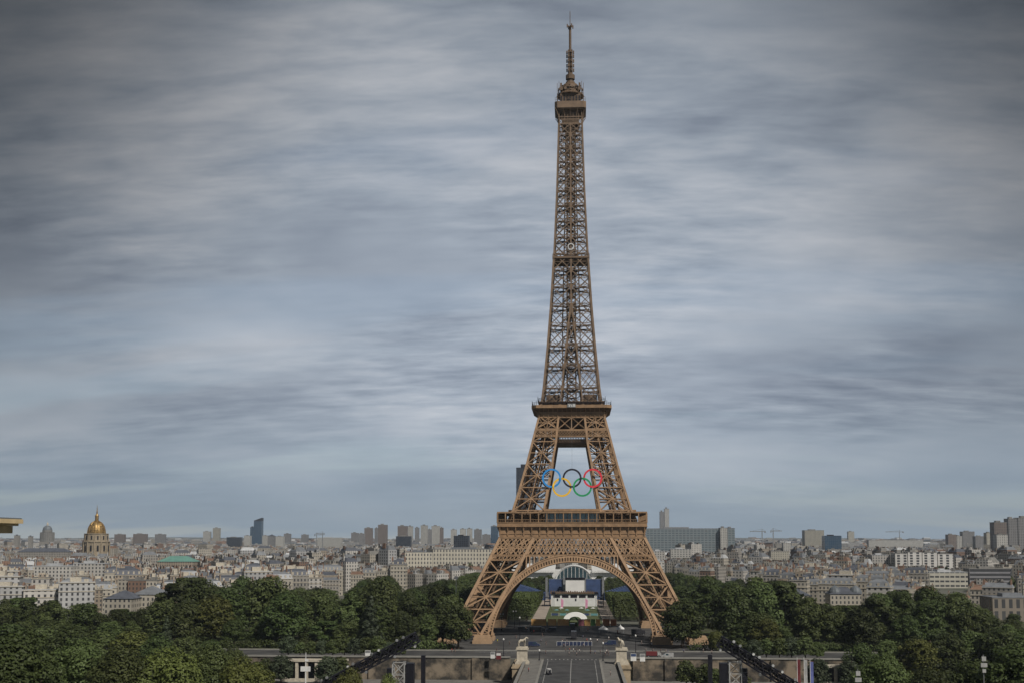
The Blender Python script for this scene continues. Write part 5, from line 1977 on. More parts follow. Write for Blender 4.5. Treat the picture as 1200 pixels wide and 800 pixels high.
    for k, px in enumerate((652, 657.5, 664, 681, 688, 694.5)):
        yy = 760 + 22 * (k % 2)
        o = empty('parasol', (X(px, yy), yy, 0)); tag(o, 'small pale parasol on the lawn before the pavilion, %s of the row' % words[k], 'parasol', 'parasols on the lawn')
        q = MB(); q.tube([(0, 0, 0), (0, 0, 2.6)], .06, 6); q.build('pole', M['grey_metal'], o)
        q = MB(); q.lathe([(1.7, 2.2), (.9, 2.6), (0, 2.95)], n=8, smooth=False); q.build('canopy', M['white'] if k % 2 else M['teal_cloth'], o)
    for px, lab in ((648.5, 'left'), (698.5, 'right')):
        yy = 800
        o = empty('light_tower', (X(px, yy), yy, 0)); tag(o, 'slim floodlight tower at the %s end of the white pavilion' % lab, 'light tower', 'floodlight towers by the pavilion')
        q = MB()
        for x in (-.5, .5):
            q.beam((x, 0, 0), (x, 0, 11), .16, .16)
        for i in range(11): q.beam((-.5 if i % 2 else .5, 0, i), (.5 if i % 2 else -.5, 0, i + 1), .1, .1)
        q.build('mast', M['grey_metal'], o)
        q = MB(); q.box(-1.3, 1.3, -.3, .1, 10.6, 12.2, bottom=True); q.build('floodlight', M['black'], o)
    for k, (px, c) in enumerate(((650, 'blue'), (660, 'teal'), (667.5, 'blue'), (680, 'teal'), (686, 'blue'), (696, 'teal'))):
        yy = 735
        o = empty('court_screen', (X(px, yy), yy, 0)); tag(o, 'low %s net screen on the lawn, %s of the row behind the white arch' % (c, words[k]), 'screen', 'net screens on the lawn')
        q = MB(); q.box(-2.2, 2.2, 0, .08, .4, 1.7, bottom=True); q.build('net', M['teal_cloth'] if c == 'teal' else M['blue'], o)
        for x in (-2.25, 2.25):
            q = MB(); q.beam((x, 0, 0), (x, 0, 2.1), .12, .12); q.build('post', M['white'], o)
    # white arch tent
    Y = 700
    w = 14.2
    q = MB(); n = 20
    prof = []
    for k in range(n + 1):
        t = k / n
        a = math.pi * (.06 + .88 * t)
        prof.append((a, 1.0))
    def P(a, r, rz, y): return Vector((r * math.cos(a), y, rz * math.sin(a)))
    for (a, _), (b, _) in zip(prof[:-1], prof[1:]):
        for y0, y1, R0, Z0, R1, Z1 in ((-2, 3, 7.2, 4.6, 7.2, 4.6),):
            q.face([P(a, 7.2, 4.6, -2), P(b, 7.2, 4.6, -2), P(b, 7.2, 4.6, 3), P(a, 7.2, 4.6, 3)])
            q.face([P(b, 3.6, 2.2, -2), P(a, 3.6, 2.2, -2), P(a, 3.6, 2.2, 3), P(b, 3.6, 2.2, 3)])
            q.face([P(a, 3.6, 2.2, -2), P(b, 3.6, 2.2, -2), P(b, 7.2, 4.6, -2), P(a, 7.2, 4.6, -2)])
            q.face([P(b, 3.6, 2.2, 3), P(a, 3.6, 2.2, 3), P(a, 7.2, 4.6, 3), P(b, 7.2, 4.6, 3)])
    o = q.build('arch_tent', M['bright_white'], None, (X(674, Y), Y, 0))
    tag(o, 'white arched entrance tent on the lawn in front of the pavilion', 'tent')
    # orange and coloured hoardings
    Y = 650
    cols = [('orange', 622.5, 640), ('orange', 642, 652), ('orange', 653, 667.5), ('pink', 677.5, 684), ('orange', 684.6, 691.5), ('green', 692, 697), ('orange', 698, 703), ('rust', 706, 714), ('rust', 715, 722)]
    pm = {'orange': M['orange'], 'pink': pmat('pink_board', (.5, .18, .22), .7), 'green': pmat('green_board', (.10, .26, .08), .7), 'rust': pmat('rust_board', (.36, .15, .07), .8)}
    words = ['leftmost, nearest the left hedge', 'second, left of the white arch', 'third, directly left of the park gate', 'right of the park gate', 'beside the pink one', 'between two orange ones',
             'right of the green one', 'beside the right gravel path', 'rightmost, by the right hedge']
    for (cn, a, b), wd in zip(cols, words):
        x0, x1 = X(a, Y), X(b, Y)
        o = empty('hoarding', ((x0 + x1) / 2, Y, 0))
        w = x1 - x0
        q = MB(); q.box(-w / 2, w / 2, 0, .15, .3, 3.9, bottom=True); q.build('board', pm[cn], o)
        q = MB()
        for x in (-w / 2 + .3, w / 2 - .3):
            q.beam((x, .3, 0), (x, .3, 3.7), .18, .18)
        q.beam((-w / 2 + .3, .3, 3.4), (w / 2 - .3, .3, 3.4), .12, .12)
        q.build('frame', M['grey_metal'], o)
        tag(o, '%s hoarding panel at the lawn edge, %s' % (cn, wd), 'hoarding', 'hoardings along the lawn edge')
    o = empty('park_gate', (X(672, Y), Y, 0)); tag(o, 'green arched gate between the orange hoardings', 'gate')
    q = MB()
    pr = None
    for k in range(11):
        a = math.pi * k / 10
        p = Vector((2.4 * math.cos(a), 0, 2.6 + 2.2 * math.sin(a)))
        if pr: q.beam(pr, p, .5, .8)
        pr = p
    for x in (-2.4, 2.4): q.beam((x, 0, 0), (x, 0, 2.6), .5, .8)
    q.build('frame', pm['green'], o)
    q = MB(); q.box(-2.1, 2.1, .1, .2, 0, 2.2, bottom=True); q.build('board', M['lawn'], o)


arena()


# ------------------------------------------------------------------ bridge, quay walls, statues
def skin(name, verts, edges, rad, mat, sub=1, root=0):
    me = bpy.data.meshes.new(name)
    me.from_pydata(verts, edges, [])
    o = bpy.data.objects.new(name, me)
    COL.objects.link(o)
    md = o.modifiers.new('Skin', 'SKIN')
    sv = me.skin_vertices[0].data if me.skin_vertices else None
    if sv is None:
        me.skin_vertices.new() if hasattr(me.skin_vertices, 'new') else None
        sv = me.skin_vertices[0].data
    for i, r in enumerate(rad):
        rr = r if isinstance(r, tuple) else (r, r)
        sv[i].radius = rr
    sv[root].use_root = True
    o.modifiers.new('Sub', 'SUBSURF').levels = sub
    dg = bpy.context.evaluated_depsgraph_get()
    dg.update()
    out = bpy.data.meshes.new_from_object(o.evaluated_get(dg))
    out.name = name
    bpy.data.objects.remove(o)
    out.materials.clear(); out.materials.append(mat)
    out.polygons.foreach_set('use_smooth', [True] * len(out.polygons))
    return out


def bridge():
    br = empty('stone_bridge', (0, 300, 0)); tag(br, 'wide stone road bridge leading across the river to the tower', 'bridge')
    d = MB(); d.box(-18.6, 18.6, -6, 168, -2.4, -.02, bottom=True); d.build('deck', M['quay'], br)
    r = MB(); r.face([(-11, -6, .004), (11, -6, .004), (11, 174, .004), (-11, 174, .004)]); r.build('roadway', M['asphalt_dark'], br)
    for sg in (-1, 1):
        s = MB(); x0, x1 = sorted((sg * 11.9, sg * 17.6)); s.box(x0, x1, -6, 170, -.01, .14); s.build('sidewalk', M['pave'], br)
        k = MB(); x0, x1 = sorted((sg * 11.02, sg * 11.88)); k.box(x0, x1, -6, 168, -.01, .17); k.build('kerb', M['kerb'], br)
        p = MB(); x0, x1 = sorted((sg * 17.65, sg * 18.5)); p.box(x0, x1, -6, 150, 0, 1.05)
        p.box(x0 - .12, x1 + .12, -6, 150, 1.052, 1.25, 1, bottom=True); p.build('parapet', [M['quay'], M['kerb']], br)
        a = MB(); x0, x1 = sorted((sg * 15, sg * 22.6)); a.box(x0, x1, 146, 169.5, -14, .1); a.box(x0 - .3, x1 + .3, 145.6, 169.6, -1.1, -.5, 0, bottom=True)
        a.build('abutment', M['abut'], br)
    for i in range(4):
        p = MB(); y = 24 + 38 * i
        p.box(-18, 18, y - 2, y + 2, -13, -2.4)
        p.build('pier', M['quay'], br)
    for (x, w) in ((-.05, .28), (9.3, .22), (-9.3, .22)):
        m = MB(); m.face([(x - w / 2, -6, .009), (x + w / 2, -6, .009), (x + w / 2, 166, .009), (x - w / 2, 166, .009)]); m.build('lane_line', M['worn_line'], br)
    zb = MB()
    for i in range(26):
        x = -10.6 + 21.2 * i / 25
        if i % 2: zb.box(x - .4, x + .4, 166.5, 168.6, .010, .011)
    for i in range(26):
        if i % 2: zb.face([(-10.6 + .81 * i, 168.2, .012), (-10.2 + .81 * i, 168.2, .012), (-10.2 + .81 * i, 171.4, .012), (-10.6 + .81 * i, 171.4, .012)])
    zb2 = MB()
    for i in range(26):
        if i % 2: zb2.face([(-10.6 + .81 * i, 168.2, .012), (-10.15 + .81 * i, 168.2, .012), (-10.15 + .81 * i, 171.4, .012), (-10.6 + .81 * i, 171.4, .012)])
    zb2.build('crosswalk', M['worn_line'], br)
    # quay walls
    for sg, lab in ((-1, 'stained stone quay wall left of the bridge'), (1, 'stained stone quay wall right of the bridge')):
        o = empty('quay_wall', (sg * 24.6, 470, 0)); tag(o, lab, 'wall')
        w = MB(); x0, x1 = sorted((0, sg * 420)); w.box(x0, x1, -1.6, -.05, -14, .6); w.build('wall', M['quay'], o)
        c = MB(); c.box(x0, x1, -2.0, .1, .62, 1.15, bottom=True); c.build('coping', M['kerb'], o)
        for i in range(9):
            b = MB(); x = sg * (14 + 42 * i); b.box(x - 1.4, x + 1.4, -2.4, -1.62, -14, .4); b.build('buttress', M['quay'], o)
    # quay arcades with dark openings
    for px0, px1, yt, lab in ((337, 405, 772, 'stone quay arcade with dark square openings on the left'), (966, 992, 779, 'small stone arcade with two dark openings on the right')):
        Y = 462
        a, b = at(px0, yt, Y), at(px1, yt, Y)
        o = empty('quay_arcade', ((a.x + b.x) / 2, Y, -8.2)); tag(o, lab, 'arcade')
        w, h = b.x - a.x, a.z + 8.2
        q = MB(); q.box(-w / 2 - .5, w / 2 + .5, -1.2, 4, h - .8, h, bottom=True); q.build('lintel', M['stone'], o)
        n = 6 if w > 15 else 2
        for i in range(n + 1):
            q = MB(); x = -w / 2 + w * i / n; q.box(x - .55, x + .55, -.8, .4, 0, h - .82); q.build('pillar', M['stone'], o)
        q = MB(); q.box(-w / 2, w / 2, 2.6, 3, 0, h - .82); q.build('back_wall', M['black'], o)  # coloured black to stand in for the shade inside the openings
        q = MB(); q.box(-w / 2 - 1.5, w / 2 + 1.5, -3.2, -2.9, 0, 1.3); q.build('low_wall', M['stone'], o)
    # equestrian groups
    V = [(0, 0, 2.05), (.55, 0, 2.1), (1.05, 0, 2.15), (1.5, 0, 2.7), (1.85, 0, 3.25), (2.35, 0, 3.05), (2.75, 0, 2.75),
         (-.7, 0, 2.1), (-1.05, 0, 2.05), (-1.45, 0, 1.7), (-1.6, 0, .9)]
    E = [(0, 1), (1, 2), (2, 3), (3, 4), (4, 5), (5, 6), (0, 7), (7, 8), (8, 9), (9, 10)]
    Rr = [.55, .55, .5, .36, .3, .22, .15, .55, .5, .14, .1]
    for sx, ys, fwd in ((1.0, .3, .5), (1.0, -.3, 0)):
        i = len(V)
        V += [(1.0, ys, 1.55), (1.05 + fwd * .6, ys, .95 + fwd * .3), (1.0 + fwd * .7, ys, .1 + fwd * .2)]
        E += [(2, i), (i, i + 1), (i + 1, i + 2)]; Rr += [.24, .15, .13]
    for ys, off in ((.3, .15), (-.3, -.15)):
        i = len(V)
        V += [(-1.0 + off, ys, 1.4), (-1.25 + off, ys, .85), (-1.1 + off, ys, .1)]
        E += [(8, i), (i, i + 1), (i + 1, i + 2)]; Rr += [.3, .16, .14]
    horse = skin('horse', V, E, Rr, M['stone'], 1)
    def man(scale=1.0, mat=None, name='warrior', arm=.35):
        V = [(0, 0, .98), (0, 0, 1.25), (0, 0, 1.48), (0, 0, 1.6), (0, 0, 1.72), (.02, 0, 1.82),
             (0, .12, .9), (.05, .14, .5), (0, .15, .06), (.16, .16, .03), (0, -.12, .9), (-.03, -.14, .5), (-.05, -.15, .06), (.1, -.16, .03),
             (0, .2, 1.43), (.06, .28, 1.15), (.2 * arm * 2, .28, .92), (0, -.2, 1.43), (.06, -.28, 1.15), (.2 * arm * 2, -.26, .92)]
        E = [(0, 1), (1, 2), (2, 3), (3, 4), (4, 5), (0, 6), (6, 7), (7, 8), (8, 9), (0, 10), (10, 11), (11, 12), (12, 13),
             (2, 14), (14, 15), (15, 16), (2, 17), (17, 18), (18, 19)]
        Rr = [(.15, .12), (.14, .11), (.16, .11), .06, .1, .08, .1, .075, .05, .04, .1, .075, .05, .04, .07, .05, .035, .07, .05, .035]
        return skin(name, [tuple(c * scale for c in v) for v in V], E, [tuple(x * scale for x in r) if isinstance(r, tuple) else r * scale for r in Rr], mat, 1)
    warrior = man(1.75, M['stone'])
    for sx, X0, lab, rz in ((-1, -19.0, 'pale stone warrior and horse on the left bridge pylon', .15), (1, 19.4, 'pale stone warrior and horse on the right bridge pylon', math.pi - .9)):
        pd = empty('bridge_pylon', (X0, 452.5, .1)); tag(pd, 'tall pale stone pedestal at the %s end of the bridge' % ('left' if sx < 0 else 'right'), 'pedestal', 'pedestals of the bridge statues')
        q = MB(); q.box(-2.7, 2.7, -2.7, 2.7, 0, .7); q.box(-2.35, 2.35, -2.35, 2.35, .7, 1.2); q.box(-2.0, 2.0, -2.0, 2.0, 1.2, 5.4)
        q.box(-2.05, 2.05, -2.05, 2.05, 3.0, 3.06)
        q.build('shaft', M['stone'], pd)
        q = MB(); q.box(-2.45, 2.45, -2.45, 2.45, 5.41, 5.75, bottom=True); q.box(-2.25, 2.25, -2.25, 2.25, 5.76, 6.3); q.build('cornice', M['stone'], pd)
        st = empty('equestrian_statue', (X0, 452.5, 6.4), rz); tag(st, lab, 'statue', 'equestrian statues of the bridge')
        q = MB(); q.box(-2.0, 2.1, -1.3, 1.3, 0, .25); q.build('base', M['stone'], st)
        h = link('horse', horse, st, (-.2, .3, .18)); h.scale = (.95, 1.1, 1.1)
        w = link('warrior', warrior, st, (1.0, -.75, .22))
    return man


man = bridge()


# ------------------------------------------------------------------ people
def people():
    shirts = [('dark', (.03, .03, .04)), ('white', (.6, .6, .58)), ('blue', (.05, .09, .2)), ('red', (.35, .05, .05)), ('grey', (.2, .2, .2)), ('yellow-green', (.45, .5, .05))]
    mats = {n: pmat(n + '_clothing', c, .85, 0, .2, 4) for n, c in shirts}
    bodies = [man(.97, M['skin'], 'body', a) for a in (.2, .5)]
    def cloth(arm, mat):
        return None
    spots = [(663, 763.5, 'dark', 'left of the group on the bridge end'), (667.5, 763, 'red', 'second in the group on the bridge end'), (672, 763.5, 'white', 'middle of the group on the bridge end'),
             (675.5, 764, 'dark', 'fourth in the group on the bridge end'), (679, 764.5, 'white', 'right of the group on the bridge end'),
             (571, 752.5, 'white', 'beside the left pier base'), (583, 752.5, 'yellow-green', 'wearing a bright vest right of the left pier base'),
             (576.5, 753, 'dark', 'in front of the left pier base'), (597, 755, 'dark', 'left of the left statue'), (634, 752, 'blue', 'right of the left statue'), (640, 755, 'dark', 'right of the person in blue'),
             (700, 752, 'white', 'left of the right statue'), (752, 754, 'grey', 'right of the right statue'), (764, 757, 'white', 'beside the right lawn edge'), (770, 753, 'dark', 'under the right pier'),
             (619.5, 787, 'red', 'walking on the left bridge pavement'), (715.5, 791, 'grey', 'walking on the right bridge pavement')]
    rs = random.Random(5)
    zones = ['near the blue barriers', 'on the open esplanade', 'by the grey crowd barriers', 'on the quay pavement']
    for k in range(46):
        z = k % 4
        px, py = ((rs.uniform(640, 712), rs.uniform(751, 758)), (rs.uniform(600, 745), rs.uniform(738, 751)), (rs.uniform(625, 715), rs.uniform(764.5, 768.5)),
                  (rs.choice([rs.uniform(500, 600), rs.uniform(742, 850)]), rs.uniform(763, 766)))[z]
        spots.append((px, py, rs.choice(['dark', 'dark', 'white', 'blue', 'red', 'grey']), zones[z]))
    for i, (px, py, c, where) in enumerate(spots):
        p = atz(px, py, .15 if py > 770 else .01)
        o = empty('person', p, random.uniform(0, 6.28))
        link('body', bodies[i % 2], o)
        q = MB()
        q.lathe([(.175, .95), (.2, 1.15), (.215, 1.42), (.12, 1.53)], n=10)
        tp = q.build('shirt', mats[c], o)
        q = MB()
        for s in (-1, 1):
            q.tube([(0, s * .13, .98), (.03, s * .145, .5), (0, s * .15, .09)], [.125, .1, .075], 7)
        q.build('trousers', mats['dark'], o)
        q = MB(); q.lathe([(.11, 1.68), (.118, 1.76), (.09, 1.84), (0, 1.87)], n=8); q.build('hair', M['black'], o)
        tag(o, 'person in a %s top %s' % (c, where), 'person', 'people around the bridge end')


people()


# ------------------------------------------------------------------ vehicles and street furniture
def wheel(parent, x, y, r, w=.28):
    q = MB(); q.tube([(x, y - w / 2, r), (x, y + w / 2, r)], r, 12)
    o = q.build('wheel', M['black'], parent)
    q = MB(); q.tube([(x, y - w / 2 - .02, r), (x, y + w / 2 + .02, r)], r * .5, 8); q.build('rim', M['grey_metal'], o)


def vehicle(px, py, rz, L, Wd, H, cab, colB, colC, name, label, box=True):
    p = atz(px, py, .01)
    o = empty(name, p, rz)
    r = .48
    q = MB()
    if box:
        q.box(-L / 2, L / 2 - cab, -Wd / 2, Wd / 2, .75, H, bottom=True)
    else:
        P = [(-L / 2, .4), (L / 2, .4), (L / 2, 1.1), (L / 2 - 1.0, 1.25), (L / 2 - 1.9, H), (-L / 2, H)]
        for k in range(len(P)):
            a, b = P[k], P[(k + 1) % len(P)]
            q.face([(a[0], -Wd / 2, a[1]), (a[0], Wd / 2, a[1]), (b[0], Wd / 2, b[1]), (b[0], -Wd / 2, b[1])][::-1])
        q.face([(a[0], -Wd / 2, a[1]) for a in P]); q.face([(a[0], Wd / 2, a[1]) for a in P][::-1])
    q.build('body', colB, o)
    if box:
        c = MB()
        x0, x1 = L / 2 - cab + .15, L / 2
        P = [(x0, .55), (x1, .55), (x1, 1.5), (x1 - .35, H * .82), (x0, H * .82)]
        for k in range(len(P)):
            a, b = P[k], P[(k + 1) % len(P)]
            c.face([(a[0], -Wd / 2 + .05, a[1]), (a[0], Wd / 2 - .05, a[1]), (b[0], Wd / 2 - .05, b[1]), (b[0], -Wd / 2 + .05, b[1])][::-1])
        c.face([(a[0], -Wd / 2 + .05, a[1]) for a in P]); c.face([(a[0], Wd / 2 - .05, a[1]) for a in P][::-1])
        c.build('cab', colC, o)
        q = MB(); q.box(-L / 2, L / 2 - .2, -Wd / 2 + .3, Wd / 2 - .3, .5, .73, bottom=True); q.build('chassis', M['black'], o)
        w = MB(); w.face([(x1 + .02, -Wd / 2 + .2, 1.55), (x1 + .02, Wd / 2 - .2, 1.55), (x1 - .33, Wd / 2 - .2, H * .8), (x1 - .33, -Wd / 2 + .2, H * .8)]); w.build('windscreen', M['glass'], o)
    else:
        w = MB(); w.face([(L / 2 - 1.0 + .03, -Wd / 2 + .15, 1.27), (L / 2 - 1.0 + .03, Wd / 2 - .15, 1.27), (L / 2 - 1.87, Wd / 2 - .15, H - .05), (L / 2 - 1.87, -Wd / 2 + .15, H - .05)]); w.build('windscreen', M['glass'], o)
        for s in (-1, 1):
            w = MB(); w.box(L / 2 - 2.9, L / 2 - 1.85, s * (Wd / 2) - .015, s * (Wd / 2) + .015, 1.2, H - .25, bottom=True); w.build('side_window', M['glass'], o)
    for x in (-L / 2 + 1.0, L / 2 - 1.0):
        for s in (-1, 1):
            wheel(o, x, s * (Wd / 2 - .12), r if box else .36)
    for s in (-1, 1):
        h = MB(); h.box(L / 2 - .02, L / 2 + .06, s * (Wd / 2 - .4) - .16, s * (Wd / 2 - .4) + .16, .75, .95, bottom=True); h.build('headlight', M['white'], o)
    tag(o, label, 'truck' if box else 'van')
    return o


RED = pmat('dark_red_paint', (.12, .025, .028), .4, 0, .1, 1)
DARKP = pmat('charcoal_paint', (.03, .03, .035), .4, 0, .15, 1)
vehicle(766, 769.5, 0, 6.2, 2.2, 2.4, 1.7, RED, M['pale_grey'], 'box_truck', 'dark red box truck with a pale cab on the quay right of the right statue')
vehicle(782, 770.5, math.pi, 5.0, 1.9, 2.1, 0, M['pale_grey'], M['pale_grey'], 'van', 'pale van facing the red truck on the right quay', False)
vehicle(672.5, 748.0, math.pi / 2, 8.5, 2.6, 3.9, 2.0, DARKP, DARKP, 'box_truck', 'dark truck in the middle of the esplanade seen from behind')
vehicle(671, 738.0, math.pi / 2, 8.0, 2.6, 3.7, 2.0, DARKP, DARKP, 'box_truck', 'dark truck farther off, just behind the other dark truck')
vehicle(630, 740.5, 0, 8.0, 2.5, 3.0, 2.0, DARKP, DARKP, 'box_truck', 'dark truck parked on the left of the esplanade')
vehicle(613, 738.5, 0, 5.6, 2.0, 2.2, 0, DARKP, DARKP, 'van', 'dark van parked left of the dark truck on the left esplanade', False)
vehicle(646, 739.0, math.pi, 5.6, 2.0, 2.1, 0, pmat('blue_grey_paint', (.06, .07, .10), .4), M['white'], 'van', 'blue-grey van parked right of the left dark truck', False)
vehicle(748, 743.5, 0, 7.0, 2.4, 3.0, 1.9, DARKP, DARKP, 'box_truck', 'dark truck under the right tower leg')
vehicle(626, 757.0, 0, 5.2, 2.0, 2.2, 0, pmat('navy_paint', (.02, .03, .07), .4), M['white'], 'van', 'navy van on the quay road right of the left statue', False)
vehicle(715, 755.5, math.pi, 5.4, 2.0, 2.2, 0, bpy.data.materials['navy_paint'], M['white'], 'van', 'navy van on the quay road left of the right statue', False)


def cart():
    p = atz(643, 790, .02)
    o = empty('utility_cart', p, 1.9); tag(o, 'small black utility cart with a white canopy on the bridge road', 'cart')
    q = MB(); q.box(-1.3, 1.3, -.65, .65, .35, .8, bottom=True); q.box(.6, 1.3, -.6, .6, .8, 1.15); q.build('body', M['black'], o)
    q = MB(); q.box(-.6, -.05, -.55, .55, .8, 1.1); q.box(-.75, -.6, -.55, .55, .8, 1.6); q.build('seat', M['black'], o)
    q = MB(); q.box(-1.2, .9, -.7, .7, 2.05, 2.15, bottom=True)
    for x in (-1.1, .8):
        for y in (-.62, .62):
            q.beam((x, y, .8), (x, y, 2.05), .09, .09)
    q.build('canopy', M['white'], o)
    for x in (-.85, .85):
        for s in (-.6, .6):
            wheel(o, x, s, .3, .2)


cart()


def barrier_row():
    b = MB(); b.box(-1.1, 1.1, -.04, .04, .25, 1.9, bottom=True); bm = b.mesh('panel', bpy.data.materials['navy_paint'])
    f = MB()
    for x in (-1.15, 1.15): f.beam((x, 0, 0), (x, 0, 2.05), .12, .12)
    f.beam((-1.15, 0, 2.0), (1.15, 0, 2.0), .09, .09); f.beam((-1.15, -.5, .05), (-1.15, .5, .05), .1, .1); f.beam((1.15, -.5, .05), (1.15, .5, .05), .1, .1)
    fm = f.mesh('frame', M['white'])
    for i in range(9):
        p = atz(655.5 + 4.4 * i, 756.3, 0.006)
        o = empty('barrier', p); link('panel', bm, o); link('frame', fm, o)
        tag(o, 'blue barrier panel with a white frame in the row across the quay road', 'barrier', 'blue barriers across the quay road')
    # grey crowd-control barriers further along
    f = MB()
    f.tube([(-1.1, 0, .1), (-1.1, 0, 1.1), (1.1, 0, 1.1), (1.1, 0, .1)], .03, 5)
    for k in range(9): f.beam((-1 + .25 * k, 0, .15), (-1 + .25 * k, 0, 1.1), .03, .03)
    f.beam((-1.1, 0, .15), (1.1, 0, .15), .04, .04); f.beam((-.8, -.3, .03), (-.8, .3, .03), .05, .05); f.beam((.8, -.3, .03), (.8, .3, .03), .05, .05)
    cm = f.mesh('crowd_barrier', M['grey_metal'])
    for i in range(40):
        px = 560 + i * 5.2
        if 604 < px < 618 or 722 < px < 736: continue
        p = atz(px, 764.5 if i % 7 else 763.5, .007)
        o = link('crowd_barrier', cm, None, p, random.uniform(-.06, .06))
        tag(o, 'grey tubular crowd barrier in the long row on the quay road', 'barrier', 'grey crowd barriers on the quay road')


barrier_row()


def lamp(px, py, h, label, globe=1, dark=True, z=.0):
    p = atz(px, py, z)
    o = empty('street_lamp', p); tag(o, label, 'lamp', 'street lamps around the bridge')
    q = MB(); q.lathe([(.35, 0), (.35, .5), (.16, .8), (.11, h * .6), (.08, h)], n=8); q.build('post', M['black'] if dark else M['white'], o)
    q = MB()
    if globe > 1:
        q.beam((-.7, 0, h), (.7, 0, h), .08, .08); q.build('arm', M['black'], o)
        for x in (-.7, .7):
            g = MB(); g.lathe([(0, h - .1), (.3, h + .1), (.36, h + .4), (.25, h + .7), (0, h + .8)], (x, 0), 10); g.build('lantern', M['white'], o)
    else:
        g = MB(); g.lathe([(.1, h), (.34, h + .25), (.36, h + .55), (.22, h + .85), (0, h + .95)], n=10); g.build('lantern', M['white'], o)


lamp(706.7, 774, 6.6, 'dark lamp post left of the right bridge statue')
lamp(632, 773.5, 3.6, 'short lamp with a white head right of the left statue')
lamp(692, 764, 5.2, 'slim lamp post on the quay road left of the right lamp')
lamp(588, 738, 8.2, 'white-globed lamp under the left side of the arch', 2)
lamp(603, 735, 8.6, 'white-globed lamp left of the orange hoardings', 2)
lamp(609, 752, 11, 'tall slim lamp standing behind the left statue')
lamp(745, 768.5, 8, 'dark lamp post right of the right statue')
lamp(590, 768.5, 6.5, 'dark lamp post left of the left statue')


def posters():
    for px, py, w, h, m, lab in ((577.4, 773, 1.7, 2.6, M['white'], 'white poster panel on the quay left of the left statue'), (584.3, 774, 1.9, 2.5, RED, 'reddish poster panel beside the white one, left quay'),
                                 (742.4, 776, 2.2, 2.9, M['white'], 'white and blue poster panel right of the right statue'), (753, 776.5, 2.0, 2.9, M['white'], 'white poster panel in front of the red truck'),
                                 (431, 771, 2.2, 2.6, M['white'], 'white poster panel behind the left truss boom')):
        p = atz(px, py, .01)
        o = empty('poster_panel', p); tag(o, lab, 'poster panel', 'poster panels along the quay')
        q = MB(); q.box(-w / 2, w / 2, -.12, .12, .7, .7 + h, bottom=True); q.build('board', m, o)
        q = MB(); q.box(-w / 2 + .1, w / 2 - .1, -.14, -.125, .7 + h * .6, .6 + h, bottom=True); q.build('printed_sheet', M['blue'] if 'blue' in lab else M['grey_metal'] if m is M['white'] else M['white'], o)
        for x in (-w / 2 + .2, w / 2 - .2):
            q = MB(); q.box(x - .08, x + .08, -.08, .08, 0, .69); q.build('leg', M['black'], o)


posters()


def tents():
    for px, py, s, lab in ((707, 741.5, 4.2, 'white peaked tent left of the right statue'), (727, 741, 3.4, 'pale grey canopy behind the right statue')):
        p = atz(px, py, .01)
        o = empty('peaked_tent', p); tag(o, lab, 'tent')
        q = MB()
        h = 2.4; a = s / 2 + .3
        P = [(-a, -a, h), (a, -a, h), (a, a, h), (-a, a, h)]
        Q = [(-.5, -.5, h + 1.1), (.5, -.5, h + 1.1), (.5, .5, h + 1.1), (-.5, .5, h + 1.1)]
        for k in range(4):
            q.face([P[k], P[(k + 1) % 4], Q[(k + 1) % 4], Q[k]]); q.face([Q[k], Q[(k + 1) % 4], (0, 0, h + 2.0)])
            A, B = P[k], P[(k + 1) % 4]
            q.face([(A[0], A[1], h - .4), (B[0], B[1], h - .4), B, A])
        q.build('canopy', M['bright_white'], o)
        for x in (-s / 2, s / 2):
            for y in (-s / 2, s / 2):
                g = MB(); g.beam((x, y, 0), (x, y, h), .1, .1); g.build('leg', M['grey_metal'], o)


tents()


